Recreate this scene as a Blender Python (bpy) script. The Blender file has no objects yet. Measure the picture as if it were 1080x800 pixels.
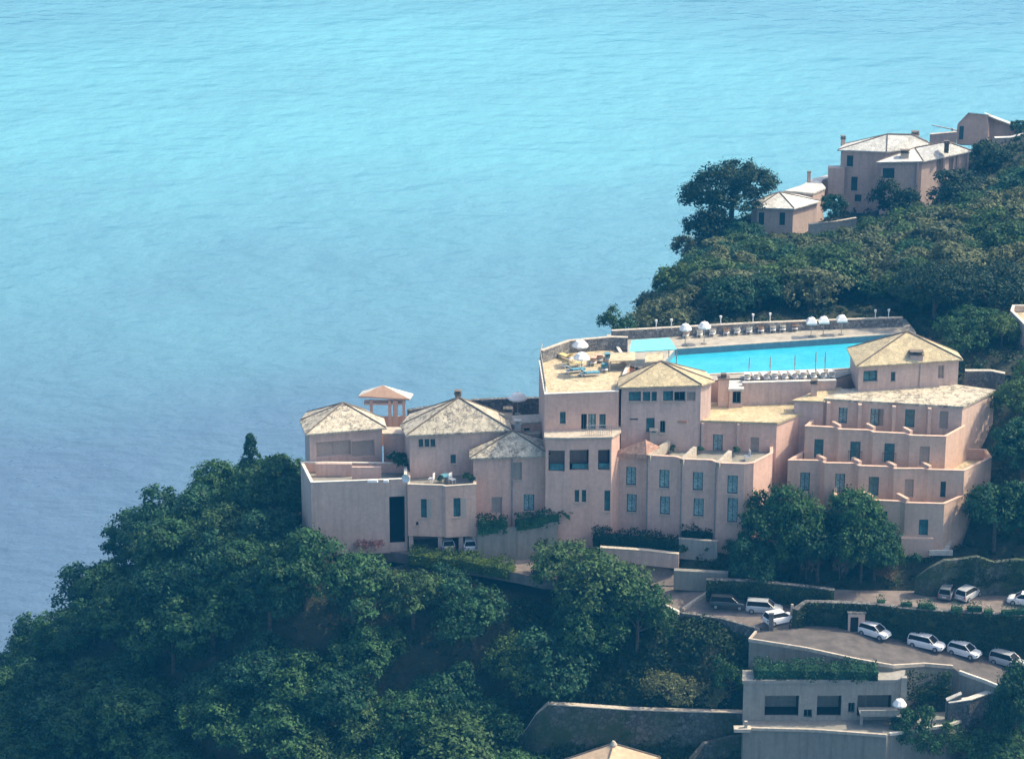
import bpy, math, random
import numpy as np
from mathutils import Vector, Matrix
random.seed(7); rng = np.random.default_rng(11)
R = math.radians
SC = bpy.context.scene
COL = SC.collection
# ------------------------------------------------------------------ camera, world, sun, exposure
CAMZ, PITCH, FPX = 162.0, 19.0, 2960.0
cam_d = bpy.data.cameras.new('camera'); cam = bpy.data.objects.new('camera', cam_d); COL.objects.link(cam)
cam.location = (0, 0, CAMZ); cam.rotation_euler = (R(90-PITCH), 0, 0)
cam_d.sensor_width = 36; cam_d.lens = FPX*36/1080; cam_d.clip_start = 1; cam_d.clip_end = 20000
SC.camera = cam
SUN = Vector((0.87, 0.22, 0.98)).normalized()
W = bpy.data.worlds.new('World'); SC.world = W; W.use_nodes = True
nt = W.node_tree; bg = nt.nodes['Background']; sky = nt.nodes.new('ShaderNodeTexSky')
sky.sky_type = 'NISHITA'; sky.sun_disc = False
sky.sun_elevation = math.asin(SUN.z); sky.sun_rotation = math.atan2(SUN.x, SUN.y)
sky.air_density = 1.0; sky.dust_density = 4.0; sky.ozone_density = 1.0
nt.links.new(sky.outputs[0], bg.inputs[0]); bg.inputs[1].default_value = 0.15
sl = bpy.data.lights.new('sun', 'SUN'); sl.energy = 3.0; sl.angle = R(0.5); sl.color = (1.0, 0.86, 0.64)
so = bpy.data.objects.new('sun', sl); COL.objects.link(so); so.rotation_euler = SUN.to_track_quat('Z', 'Y').to_euler()
SC.view_settings.view_transform = 'Standard'; SC.view_settings.look = 'None'
SC.view_settings.exposure = 0.95; SC.view_settings.gamma = 1.0
SC.render.engine = 'CYCLES'
SC.cycles.use_denoising = True; SC.cycles.max_bounces = 5; SC.cycles.volume_bounces = 0
SC.cycles.transparent_max_bounces = 6; SC.cycles.diffuse_bounces = 3
SEAX, SEAY = 700, 520   # noise offset that puts the painted cyan haze and sky sheen far out
HAZE_D, HAZE_C = 0.00035, (0.03, 0.38, 0.85, 1)

# ------------------------------------------------------------------ pixel -> world helpers
CP, SP = math.cos(R(PITCH)), math.sin(R(PITCH))
def ray(u, v):
    a = (u-540)/FPX; b = (400-v)/FPX
    return Vector((a, CP + b*SP, -SP + b*CP))
def P(u, v, z):
    d = ray(u, v); t = (z-CAMZ)/d.z
    return Vector((d.x*t, d.y*t, z))
def PY(u, v, y):
    d = ray(u, v); t = y/d.y
    return Vector((d.x*t, y, CAMZ + d.z*t))
def proj(p):
    x, y, z = p[0], p[1], p[2]-CAMZ
    dep = y*CP - z*SP; up = y*SP + z*CP
    return 540+FPX*x/dep, 400-FPX*up/dep

# ------------------------------------------------------------------ materials
MATS = {}
def newmat(name):
    m = bpy.data.materials.new(name); m.use_nodes = True
    return m, m.node_tree, m.node_tree.nodes['Principled BSDF']
def nz(nt, scale, detail=4, rough=.6, vec=None, coord='Object', stretch=None, typ='noise'):
    tc = nt.nodes.new('ShaderNodeTexCoord')
    src = tc.outputs[coord]
    if coord == 'World':
        pass
    if stretch:
        mp = nt.nodes.new('ShaderNodeMapping'); mp.inputs['Scale'].default_value = stretch
        nt.links.new(src, mp.inputs[0]); src = mp.outputs[0]
    if typ == 'noise':
        n = nt.nodes.new('ShaderNodeTexNoise'); n.inputs['Detail'].default_value = detail
        n.inputs['Roughness'].default_value = rough
    else:
        n = nt.nodes.new('ShaderNodeTexVoronoi')
        if typ == 'edge': n.feature = 'DISTANCE_TO_EDGE'
    n.inputs['Scale'].default_value = scale
    nt.links.new(src, n.inputs['Vector'])
    return n.outputs[0] if typ != 'noise' else n.outputs['Fac']
def ramp(nt, fac, stops):
    r = nt.nodes.new('ShaderNodeValToRGB'); e = r.color_ramp.elements
    while len(e) < len(stops): e.new(0.5)
    for i, (p, c) in enumerate(stops):
        e[i].position = p; e[i].color = (c[0], c[1], c[2], 1) if not isinstance(c, (int, float)) else (c, c, c, 1)
    nt.links.new(fac, r.inputs[0]); return r.outputs[0]
def mix(nt, fac, a, b, mode='MIX'):
    m = nt.nodes.new('ShaderNodeMix'); m.data_type = 'RGBA'; m.blend_type = mode
    for sock, val in ((m.inputs[0], fac), (m.inputs[6], a), (m.inputs[7], b)):
        if hasattr(val, 'is_output'): nt.links.new(val, sock)
        elif isinstance(val, (int, float)): sock.default_value = val
        else: sock.default_value = (val[0], val[1], val[2], 1)
    return m.outputs[2]
def bump(nt, bsdf, h, strength=.4, dist=.05):
    b = nt.nodes.new('ShaderNodeBump'); b.inputs['Strength'].default_value = strength
    b.inputs['Distance'].default_value = dist
    nt.links.new(h, b.inputs['Height']); nt.links.new(b.outputs[0], bsdf.inputs['Normal'])
def simple(name, c, rough=.7, var=.12, scale=1.5, metal=0, bmp=0):
    m, t, b = newmat(name)
    n = nz(t, scale, 5, .65)
    lo = tuple(x*(1-var*1.6) for x in c); hi = tuple(min(1, x*(1+var)) for x in c)
    t.links.new(ramp(t, n, [(.3, lo), (.7, hi)]), b.inputs['Base Color'])
    b.inputs['Roughness'].default_value = rough; b.inputs['Metallic'].default_value = metal
    if bmp: bump(t, b, nz(t, scale*6, 4), bmp, .04)
    MATS[name] = m; return m
def plaster(name, c, stain=(.58, .58, .58), amt=.5):
    m, t, b = newmat(name)
    big = nz(t, .25, 5, .7)
    col = ramp(t, big, [(.3, tuple(x*.90 for x in c)), (.7, tuple(x*1.06 for x in c))])
    fine = ramp(t, nz(t, 2.6, 6, .75), [(.35, .84), (.65, 1.03)])
    col = mix(t, 1.0, col, fine, 'MULTIPLY')
    streak = ramp(t, nz(t, 1.0, 6, .7, stretch=(2.2, 2.2, .22)), [(.46, 0.0), (.70, 1.0)])
    f = t.nodes.new('ShaderNodeMath'); f.operation = 'MULTIPLY'; f.inputs[1].default_value = amt
    t.links.new(streak, f.inputs[0])
    col = mix(t, f.outputs[0], col, tuple(x*y for x, y in zip(c, stain)))
    t.links.new(col, b.inputs['Base Color']); b.inputs['Roughness'].default_value = .9
    bump(t, b, nz(t, 7, 5), .35, .03)
    MATS[name] = m; return m
def roofstone(name, c, dark=.28):
    m, t, b = newmat(name)
    v = nz(t, 2.3, typ='voronoi')
    cell = t.nodes.new('ShaderNodeTexVoronoi'); cell.inputs['Scale'].default_value = 2.3
    tc = t.nodes.new('ShaderNodeTexCoord'); t.links.new(tc.outputs['Object'], cell.inputs['Vector'])
    sep = ramp(t, cell.outputs['Color'], [(.1, .78), (.9, 1.08)])
    col = mix(t, 1.0, c, sep, 'MULTIPLY')
    e = ramp(t, nz(t, 2.3, typ='edge'), [(.0, .62), (.07, 1.0)])
    col = mix(t, .8, col, e, 'MULTIPLY')
    d1 = ramp(t, nz(t, 2.1, 8, .85), [(.47, 0.0), (.56, 1.0)])
    d2 = ramp(t, nz(t, .40, 4, .6), [(.36, 0.25), (.55, 1.0)])
    dd = mix(t, 1.0, d1, d2, 'MULTIPLY')
    f = t.nodes.new('ShaderNodeMath'); f.operation = 'MULTIPLY'; f.inputs[1].default_value = dark
    t.links.new(dd, f.inputs[0])
    col = mix(t, f.outputs[0], col, (.13, .12, .10))
    t.links.new(col, b.inputs['Base Color']); b.inputs['Roughness'].default_value = .85
    bump(t, b, e, .5, .05)
    MATS[name] = m; return m
def stonewall(name, c, sc=1.6, green=0.0):
    m, t, b = newmat(name)
    cell = t.nodes.new('ShaderNodeTexVoronoi'); cell.inputs['Scale'].default_value = sc
    tc = t.nodes.new('ShaderNodeTexCoord'); t.links.new(tc.outputs['Object'], cell.inputs['Vector'])
    col = mix(t, 1.0, c, ramp(t, cell.outputs['Color'], [(.1, .55), (.9, 1.25)]), 'MULTIPLY')
    e = ramp(t, nz(t, sc, typ='edge'), [(.0, .35), (.09, 1.0)])
    col = mix(t, 1.0, col, e, 'MULTIPLY')
    col = mix(t, .8, col, ramp(t, nz(t, .5, 6, .75), [(.3, .45), (.7, 1.1)]), 'MULTIPLY')
    if green:
        g = ramp(t, nz(t, .35, 6, .7), [(.5-green*.3, 0.0), (.62, 1.0)])
        col = mix(t, g, col, (.035, .06, .02))
    t.links.new(col, b.inputs['Base Color']); b.inputs['Roughness'].default_value = .95
    bump(t, b, e, .8, .08)
    MATS[name] = m; return m
def leafmat(name, c1, c2, c3=None):
    m, t, b = newmat(name)
    n = nz(t, .9, 3, .6)
    col = ramp(t, n, [(.3, c1), (.68, c2)])  # clump-sized noise paints sunlit leaves and shadowed gaps into the colour
    oi = t.nodes.new('ShaderNodeObjectInfo')
    col = mix(t, .55, col, ramp(t, oi.outputs['Random'], [(0, (.55, .62, .6)), (.5, (1, 1, 1)), (1, c3 or (1.25, 1.1, .75))]), 'MULTIPLY')
    t.links.new(col, b.inputs['Base Color']); b.inputs['Roughness'].default_value = .6
    b.inputs['Specular IOR Level'].default_value = .2
    tr = t.nodes.new('ShaderNodeBsdfTranslucent'); t.links.new(col, tr.inputs[0])
    ms = t.nodes.new('ShaderNodeMixShader'); ms.inputs[0].default_value = .26
    t.links.new(b.outputs[0], ms.inputs[1]); t.links.new(tr.outputs[0], ms.inputs[2])
    t.links.new(ms.outputs[0], t.nodes['Material Output'].inputs[0])
    MATS[name] = m; return m

plaster('pl_rose', (.73, .47, .36)); plaster('pl_tan', (.69, .49, .38)); plaster('pl_grey', (.65, .47, .385), amt=.6)
plaster('pl_orange', (.70, .48, .355)); plaster('pl_cream', (.60, .50, .40)); plaster('pl_peach', (.62, .40, .27))
plaster('pl_villa', (.58, .44, .36)); plaster('concrete', (.27, .26, .22), amt=.8); plaster('concrete_pale', (.33, .315, .27), amt=.8)
roofstone('slab_dirty', (.60, .53, .39), 1.0); roofstone('slab_clean', (.56, .46, .27), .40)
roofstone('slab_villa', (.64, .63, .56), .35); roofstone('paving', (.58, .48, .30), .55)
simple('tile', (.50, .29, .20), .8, .3, 4, bmp=.6); simple('coping', (.48, .42, .33), .85, .2, 3)
simple('coping_white', (.60, .57, .49), .85, .15, 3); simple('kiosk_roof', (.60, .43, .27), .85, .15, 2); simple('deck_pave', (.36, .33, .27), .85, .2, 1.2); simple('hip_dark', (.16, .13, .10), .9, .3, 3)
simple('asphalt', (.105, .093, .085), .95, .25, .9, bmp=.5); simple('road', (.20, .165, .14), .95, .25, .7, bmp=.5)
stonewall('drystone', (.21, .205, .19), 3.2); stonewall('ivystone', (.07, .07, .06), 3, .9); stonewall('rockwall', (.17, .168, .16), 2.4, .5)
stonewall('greystone', (.33, .32, .30), 4.0)
simple('pool_tile', (.14, .22, .27), .5, .15, 3)
simple('glass_teal', (.07, .20, .21), .22, .3, 2.5); simple('curtain', (.34, .47, .45), .6, .4, 5)
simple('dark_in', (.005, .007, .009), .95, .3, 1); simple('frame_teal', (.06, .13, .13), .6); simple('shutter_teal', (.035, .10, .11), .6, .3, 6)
simple('shutter_pale', (.46, .38, .31), .7, .1, 6); simple('white_paint', (.78, .77, .73), .5, .06); simple('metal', (.35, .34, .33), .5, .2, 3, .3)
simple('metal_dark', (.06, .06, .06), .5, .2, 3); simple('canvas', (.82, .80, .74), .8, .05); simple('canvas_aqua', (.16, .56, .60), .7, .05)
simple('bark', (.11, .085, .06), .95, .35, 3, bmp=.7); simple('cush_blue', (.10, .28, .36), .8, .2, 3); simple('cush_yellow', (.62, .50, .22), .8, .2, 3)
simple('cush_peach', (.60, .42, .30), .8, .2, 3); simple('rubber', (.02, .02, .02), .8); simple('blue_panel', (.04, .14, .22), .6)
simple('tank', (.25, .27, .28), .6); simple('redlight', (.35, .02, .01), .4)
for nm, c in (('car_white', (.78, .78, .76)), ('car_silver', (.42, .44, .44)), ('car_dark', (.03, .035, .04)), ('car_grey', (.16, .18, .19)), ('car_red', (.25, .03, .02))):
    m = simple(nm, c, .28, .04)
    m.node_tree.nodes['Principled BSDF'].inputs['Coat Weight'].default_value = .5
leafmat('leaf_a', (.014, .040, .016), (.070, .175, .062)); leafmat('leaf_b', (.010, .034, .018), (.044, .135, .066))
leafmat('leaf_c', (.022, .048, .018), (.100, .190, .062)); leafmat('leaf_olive', (.045, .070, .034), (.190, .215, .100))
leafmat('leaf_pine', (.008, .026, .016), (.026, .062, .030)); leafmat('leaf_bright', (.045, .085, .02), (.10, .16, .035))
leafmat('leaf_dry', (.10, .075, .04), (.22, .14, .08)); leafmat('flower', (.42, .16, .14), (.58, .32, .28)); leafmat('leaf_under', (.010, .028, .014), (.034, .068, .026))
# ground
m, t, b = newmat('soil')
col = ramp(t, nz(t, .5, 6, .7), [(.35, (.025, .035, .018)), (.6, (.045, .05, .028)), (.8, (.15, .13, .10))])
t.links.new(col, b.inputs['Base Color']); b.inputs['Roughness'].default_value = 1; bump(t, b, nz(t, 1.5, 8, .7), 1, .5); MATS['soil'] = m
# sea
m, t, b = newmat('sea')
b.inputs['Base Color'].default_value = (.02, .13, .22, 1); b.inputs['Roughness'].default_value = .16; b.inputs['IOR'].default_value = 1.333
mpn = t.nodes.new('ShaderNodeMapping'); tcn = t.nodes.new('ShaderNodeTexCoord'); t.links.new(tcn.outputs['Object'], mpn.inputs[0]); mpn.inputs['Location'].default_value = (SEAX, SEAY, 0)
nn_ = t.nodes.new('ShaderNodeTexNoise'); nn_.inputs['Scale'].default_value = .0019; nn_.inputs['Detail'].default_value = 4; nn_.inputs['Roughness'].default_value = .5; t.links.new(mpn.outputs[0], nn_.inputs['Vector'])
big = ramp(t, nn_.outputs['Fac'], [(.37, (.086, .145, .212)), (.62, (.155, .43, .46))])  # paler cyan far out: haze and sky sheen painted into the water colour
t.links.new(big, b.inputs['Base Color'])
n1 = nz(t, .17, 4, .55, stretch=(.8, 1.0, 1)); n2 = nz(t, .05, 2, .5, stretch=(.9, 1.1, 1)); 
ad = t.nodes.new('ShaderNodeMath'); ad.operation = 'MULTIPLY_ADD'; ad.inputs[1].default_value = 1.6
t.links.new(n2, ad.inputs[0]); t.links.new(n1, ad.inputs[2])
bump(t, b, ad.outputs[0], .8, 1.05); MATS['sea'] = m
# pool water
m, t, b = newmat('pool_water')
b.inputs['Base Color'].default_value = (.035, .40, .53, 1); b.inputs['Roughness'].default_value = .12; b.inputs['IOR'].default_value = 1.333
t.links.new(ramp(t, nz(t, .5, 4, .6), [(.3, (.028, .36, .50)), (.7, (.05, .44, .56))]), b.inputs['Base Color']); bump(t, b, nz(t, 1.6, 4), .5, .15); MATS['pool_water'] = m

# ------------------------------------------------------------------ object helpers
def tag(o, label=None, cat=None, group=None, kind=None):
    if label: o['label'] = label
    if cat: o['category'] = cat
    if group: o['group'] = group
    if kind: o['kind'] = kind
    return o
def empty(name, loc=(0, 0, 0), rz=0, label=None, cat=None, group=None):
    o = bpy.data.objects.new(name, None); COL.objects.link(o); o.location = loc; o.rotation_euler = (0, 0, rz)
    o.empty_display_size = .3
    return tag(o, label, cat, group)
class MB:
    def strip(s, pts, w, z0, z1):
        P2 = [Vector(p) for p in pts]; Ls = []
        for i, p in enumerate(P2):
            d = (P2[min(i+1, len(P2)-1)]-P2[max(i-1, 0)]); d.z = 0; d.normalize(); Ls.append(Vector((-d.y, d.x, 0))*w/2)
        a0 = [p-l+Vector((0, 0, z0)) for p, l in zip(P2, Ls)]; a1 = [p+l+Vector((0, 0, z0)) for p, l in zip(P2, Ls)]
        k = Vector((0, 0, z1-z0))
        for i in range(len(P2)-1):
            s.face([a0[i], a0[i+1], a0[i+1]+k, a0[i]+k]); s.face([a1[i+1], a1[i], a1[i]+k, a1[i+1]+k]); s.face([a0[i]+k, a0[i+1]+k, a1[i+1]+k, a1[i]+k])
        s.face([a1[0], a0[0], a0[0]+k, a1[0]+k]); s.face([a0[-1], a1[-1], a1[-1]+k, a0[-1]+k])
    def __init__(s, off=(0, 0, 0)): s.v = []; s.f = []; s.mi = []; s.cur = 0; s.off = Vector(off)
    def face(s, pts, mi=None):
        i = len(s.v); s.v += [tuple(Vector(p)-s.off) for p in pts]; s.f.append(tuple(range(i, i+len(pts)))); s.mi.append(s.cur if mi is None else mi)
    def prism(s, poly, z0, z1, top=True, bot=False):
        n = len(poly)
        for i in range(n):
            a, b = poly[i], poly[(i+1) % n]
            s.face([(a[0], a[1], z0), (b[0], b[1], z0), (b[0], b[1], z1), (a[0], a[1], z1)])
        if top: s.face([(p[0], p[1], z1) for p in poly])
        if bot: s.face([(p[0], p[1], z0) for p in reversed(poly)])
    def box(s, c, d, rz=0, taper=1.0):
        hx, hy, hz = d[0]/2, d[1]/2, d[2]/2; cr, sr = math.cos(rz), math.sin(rz)
        def q(x, y, z): return (c[0]+x*cr-y*sr, c[1]+x*sr+y*cr, c[2]+z)
        t = taper
        b0 = [q(-hx, -hy, -hz), q(hx, -hy, -hz), q(hx, hy, -hz), q(-hx, hy, -hz)]
        t0 = [q(-hx*t, -hy*t, hz), q(hx*t, -hy*t, hz), q(hx*t, hy*t, hz), q(-hx*t, hy*t, hz)]
        s.face(t0); s.face(b0[::-1])
        for i in range(4):
            j = (i+1) % 4; s.face([b0[i], b0[j], t0[j], t0[i]])
    def tube(s, a, b, r0, r1=None, n=8, caps=True):
        a, b = Vector(a), Vector(b); r1 = r0 if r1 is None else r1
        d = (b-a).normalized(); x = d.cross(Vector((0, 0, 1)) if abs(d.z) < .9 else Vector((1, 0, 0))).normalized(); y = d.cross(x)
        ra = [a+(x*math.cos(k*6.2832/n)+y*math.sin(k*6.2832/n))*r0 for k in range(n)]
        rb = [b+(x*math.cos(k*6.2832/n)+y*math.sin(k*6.2832/n))*r1 for k in range(n)]
        for k in range(n): s.face([ra[k], rb[k], rb[(k+1) % n], ra[(k+1) % n]])
        if caps: s.face(ra); s.face(rb[::-1])
    def mesh(s, name, mats):
        me = bpy.data.meshes.new(name); me.from_pydata(s.v, [], s.f)
        for mm in (mats if isinstance(mats, (list, tuple)) else [mats]): me.materials.append(MATS[mm])
        if any(s.mi): me.polygons.foreach_set('material_index', s.mi)
        me.update(); return me
    def build(s, name, mats, parent=None, loc=None, rz=0):
        return link(name, s.mesh(name, mats), parent, loc, rz)
def link(name, me, parent=None, loc=None, rz=0):
    o = bpy.data.objects.new(name, me); COL.objects.link(o)
    if parent: o.parent = parent
    if loc is not None: o.location = loc
    o.rotation_euler = (0, 0, rz); return o
def copy_tree(o, parent=None):
    c = o.copy(); COL.objects.link(c); c.parent = parent
    for ch in list(CH.get(o.name, [])): copy_tree(ch, c)
    return c
CH = {}
def freeze(o):
    kids = [x for x in bpy.data.objects if x.parent == o]; CH[o.name] = kids
    for k in kids: freeze(k)
def offset_poly(poly, d):
    """shrink a CCW polygon by d with mitred corners"""
    n = len(poly); out = []
    for i in range(n):
        p0, p1, p2 = (Vector((q[0], q[1])) for q in (poly[i-1], poly[i], poly[(i+1) % n]))
        e1 = (p1-p0).normalized(); e2 = (p2-p1).normalized()
        n1 = Vector((-e1.y, e1.x)); n2 = Vector((-e2.y, e2.x))
        bis = n1+n2; k = bis.dot(n1)
        if k < .3: k = .3
        out.append(p1 + bis*(d/k))
    return out
def inpoly(px, py, poly):
    c = np.zeros(np.shape(px), bool); n = len(poly); j = n-1
    for i in range(n):
        xi, yi = poly[i][0], poly[i][1]; xj, yj = poly[j][0], poly[j][1]
        if yi != yj:
            c ^= ((yi > py) != (yj > py)) & (px < (xj-xi)*(py-yi)/(yj-yi)+xi)
        j = i
    return c
PADS = []     # (xy polygon, z): terrain never rises above z there, no scattered plants
BLOCK = []    # keep plants away

# ------------------------------------------------------------------ windows
WM = {}
def window_meshes(w, h, style):
    k = (round(w, 2), round(h, 2), style)
    if k in WM: return WM[k]
    f = MB(); fw = .07
    f.box((-w/2+fw/2, .06, 0), (fw, .12, h)); f.box((w/2-fw/2, .06, 0), (fw, .12, h))
    f.box((0, .06, h/2-fw/2), (w-2*fw-.004, .12, fw)); f.box((0, .06, -h/2+fw/2), (w-2*fw-.004, .12, fw))
    f.box((0, .065, 0), (.05, .10, h-2*fw-.004))
    s = MB(); s.box((0, -.24, -h/2-.04), (w+.16, .16, .07))
    p = MB(); p.face([(-w/2, .11, -h/2), (w/2, .11, -h/2), (w/2, .11, h/2), (-w/2, .11, h/2)])
    fm = 'frame_teal'; pm = {'glass': 'glass_teal', 'curtain': 'curtain', 'dark': 'dark_in', 'shut': 'shutter_pale', 'teal': 'shutter_teal', 'side': 'glass_teal'}[style]
    if style in ('shut', 'teal'):
        f = MB(); f.box((-w/2+.03, .05, 0), (.06, .1, h)); f.box((w/2-.03, .05, 0), (.06, .1, h)); f.box((0, .05, 0), (.05, .1, h-.13)); f.box((0, .05, h/2-.03), (w-.12, .1, .06)); f.box((0, .05, -h/2+.03), (w-.12, .1, .06))
        p = MB()
        nb = int(h/.11)
        for i in range(nb): p.box((0, .09, -h/2+(i+.5)*h/nb), (w-.13, .03, h/nb*.8))
        p.face([(-w/2, .12, -h/2), (w/2, .12, -h/2), (w/2, .12, h/2), (-w/2, .12, h/2)])
        fm = pm
    WM[k] = (f.mesh('frame', fm), p.mesh('pane', pm), s.mesh('sill', 'coping'))
    return WM[k]
def place_window(root, base, A, B, s, zc, w, h, style, opt):
    """window centred at distance s along wall A->B at height zc, recessed 0.2 m"""
    e = Vector((B[0]-A[0], B[1]-A[1])).normalized(); nrm = Vector((e.y, -e.x)); rz = math.atan2(e.y, e.x)
    fm, pm, sm = window_meshes(w, h, style)
    c = Vector((A[0], A[1]))+e*s - nrm*.20
    wn = link('window' if h/w < 2.2 or style != 'door' else 'door', fm, root, Vector((c.x, c.y, zc))-base, rz)
    link('pane' if style not in ('shut', 'teal') else 'shutter', pm, wn)
    if 'nosill' not in opt: link('sill', sm, wn)
    if style == 'side':   # a pale leaf folded open to the right of the opening
        m = MB(); m.box((w/2+.02+w*.38, -.235, 0), (w*.75, .04, h)); m.build('shutter', 'shutter_pale', wn)
    if 'rail' in opt:
        m = MB(); hh = .95
        for i in range(7): m.box((-w/2-.15+i*(w+.3)/6, -.32, -h/2+hh/2), (.03, .03, hh))
        m.box((0, -.32, -h/2+hh), (w+.36, .05, .05)); m.build('railing', 'metal_dark', wn)

def wallset(mb, poly, z0, z1, openings, depth=.22, closed=True):
    n = len(poly)
    for i in range(n if closed else n-1):
        A, B = Vector((poly[i][0], poly[i][1])), Vector((poly[(i+1) % n][0], poly[(i+1) % n][1]))
        e = B-A; L = e.length; e = e/L; nr = Vector((e.y, -e.x))
        ops = [o for o in openings if o[0] == i]
        ss = sorted({0, L, *[o[1] for o in ops], *[o[2] for o in ops]}); zs = sorted({z0, z1, *[o[3] for o in ops], *[o[4] for o in ops]})
        ss = [x for x in ss if 0 <= x <= L]; zs = [x for x in zs if z0 <= x <= z1]
        pt = lambda s, z, d=0: (A.x+e.x*s-nr.x*d, A.y+e.y*s-nr.y*d, z)
        for a in range(len(ss)-1):
            for b in range(len(zs)-1):
                sm, zm = (ss[a]+ss[a+1])/2, (zs[b]+zs[b+1])/2
                if any(o[1] < sm < o[2] and o[3] < zm < o[4] for o in ops): continue
                mb.face([pt(ss[a], zs[b]), pt(ss[a+1], zs[b]), pt(ss[a+1], zs[b+1]), pt(ss[a], zs[b+1])])
        for o in ops:
            s0, s1, a0, a1 = o[1:5]; d = o[5] if len(o) > 5 else depth
            mb.face([pt(s0, a0), pt(s0, a0, d), pt(s0, a1, d), pt(s0, a1)][::-1])
            mb.face([pt(s1, a0), pt(s1, a0, d), pt(s1, a1, d), pt(s1, a1)])
            mb.face([pt(s0, a1), pt(s0, a1, d), pt(s1, a1, d), pt(s1, a1)][::-1])
            mb.face([pt(s0, a0), pt(s0, a0, d), pt(s1, a0, d), pt(s1, a0)])
def hit_wall(poly, u, v, z0, z1):
    d = ray(u, v); best = None; n = len(poly)
    for i in range(n):
        A, B = Vector((poly[i][0], poly[i][1])), Vector((poly[(i+1) % n][0], poly[(i+1) % n][1]))
        e = (B-A); L = e.length; e /= L; nr = Vector((e.y, -e.x))
        dn = d.x*nr.x+d.y*nr.y
        if dn >= -1e-6: continue
        t = (A.x*nr.x+A.y*nr.y)/dn; s = (d.x*t-A.x)*e.x+(d.y*t-A.y)*e.y; z = CAMZ+d.z*t
        if -.05 <= s <= L+.05 and (best is None or t < best[0]) and z0-1 < z < z1+1: best = (t, i, s, z, L, A, B)
    return best
def thing_walls(root, base, poly, z0, z1, wmat, wins, name='wall'):
    ops = []; todo = []
    for w in wins:
        u, v, ww, hh, st = w[:5]; opt = w[5:] 
        h = hit_wall(poly, u, v, z0, z1)
        if not h: print('WINDOW MISSED', root.name, w); continue
        t, i, s, z, L, A, B = h
        ww = min(ww, L-.14); s = min(max(s, ww/2+.06), L-ww/2-.06)
        z = min(max(z, z0+hh/2+.02), z1-hh/2-.05)
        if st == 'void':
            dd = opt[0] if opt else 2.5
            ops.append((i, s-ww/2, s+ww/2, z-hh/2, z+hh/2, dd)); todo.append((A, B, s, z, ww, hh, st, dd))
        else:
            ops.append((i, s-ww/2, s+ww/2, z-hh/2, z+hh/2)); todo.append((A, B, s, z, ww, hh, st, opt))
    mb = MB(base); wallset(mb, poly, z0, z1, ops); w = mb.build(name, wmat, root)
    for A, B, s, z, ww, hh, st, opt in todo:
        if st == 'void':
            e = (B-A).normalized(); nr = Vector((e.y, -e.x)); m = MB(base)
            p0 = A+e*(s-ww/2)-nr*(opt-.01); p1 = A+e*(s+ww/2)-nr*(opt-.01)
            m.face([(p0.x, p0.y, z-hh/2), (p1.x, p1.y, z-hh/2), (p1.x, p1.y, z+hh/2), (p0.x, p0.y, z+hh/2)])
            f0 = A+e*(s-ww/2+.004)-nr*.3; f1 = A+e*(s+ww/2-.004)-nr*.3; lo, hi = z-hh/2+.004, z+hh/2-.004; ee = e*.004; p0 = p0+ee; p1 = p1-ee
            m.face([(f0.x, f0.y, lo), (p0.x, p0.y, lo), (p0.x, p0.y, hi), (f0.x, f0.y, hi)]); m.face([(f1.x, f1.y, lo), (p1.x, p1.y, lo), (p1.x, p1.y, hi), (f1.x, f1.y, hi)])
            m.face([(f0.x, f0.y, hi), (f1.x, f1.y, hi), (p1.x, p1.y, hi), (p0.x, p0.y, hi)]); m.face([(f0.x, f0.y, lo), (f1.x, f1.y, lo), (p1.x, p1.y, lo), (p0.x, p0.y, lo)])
            m.build('opening', 'dark_in', root)  # near-black lining: the shade inside the opening put into its colour
        else: place_window(root, base, A, B, s, z, ww, hh, st, opt)
    return w
def ring(mb, poly, inner, z0, z1):
    n = len(poly)
    for i in range(n):
        a, b, c, d = poly[i], poly[(i+1) % n], inner[(i+1) % n], inner[i]
        mb.face([(a[0], a[1], z0), (b[0], b[1], z0), (b[0], b[1], z1), (a[0], a[1], z1)])
        mb.face([(c[0], c[1], z0), (d[0], d[1], z0), (d[0], d[1], z1), (c[0], c[1], z1)])
        mb.face([(a[0], a[1], z1), (b[0], b[1], z1), (c[0], c[1], z1), (d[0], d[1], z1)])
        mb.face([(a[0], a[1], z0), (d[0], d[1], z0), (c[0], c[1], z0), (b[0], b[1], z0)])
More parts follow.
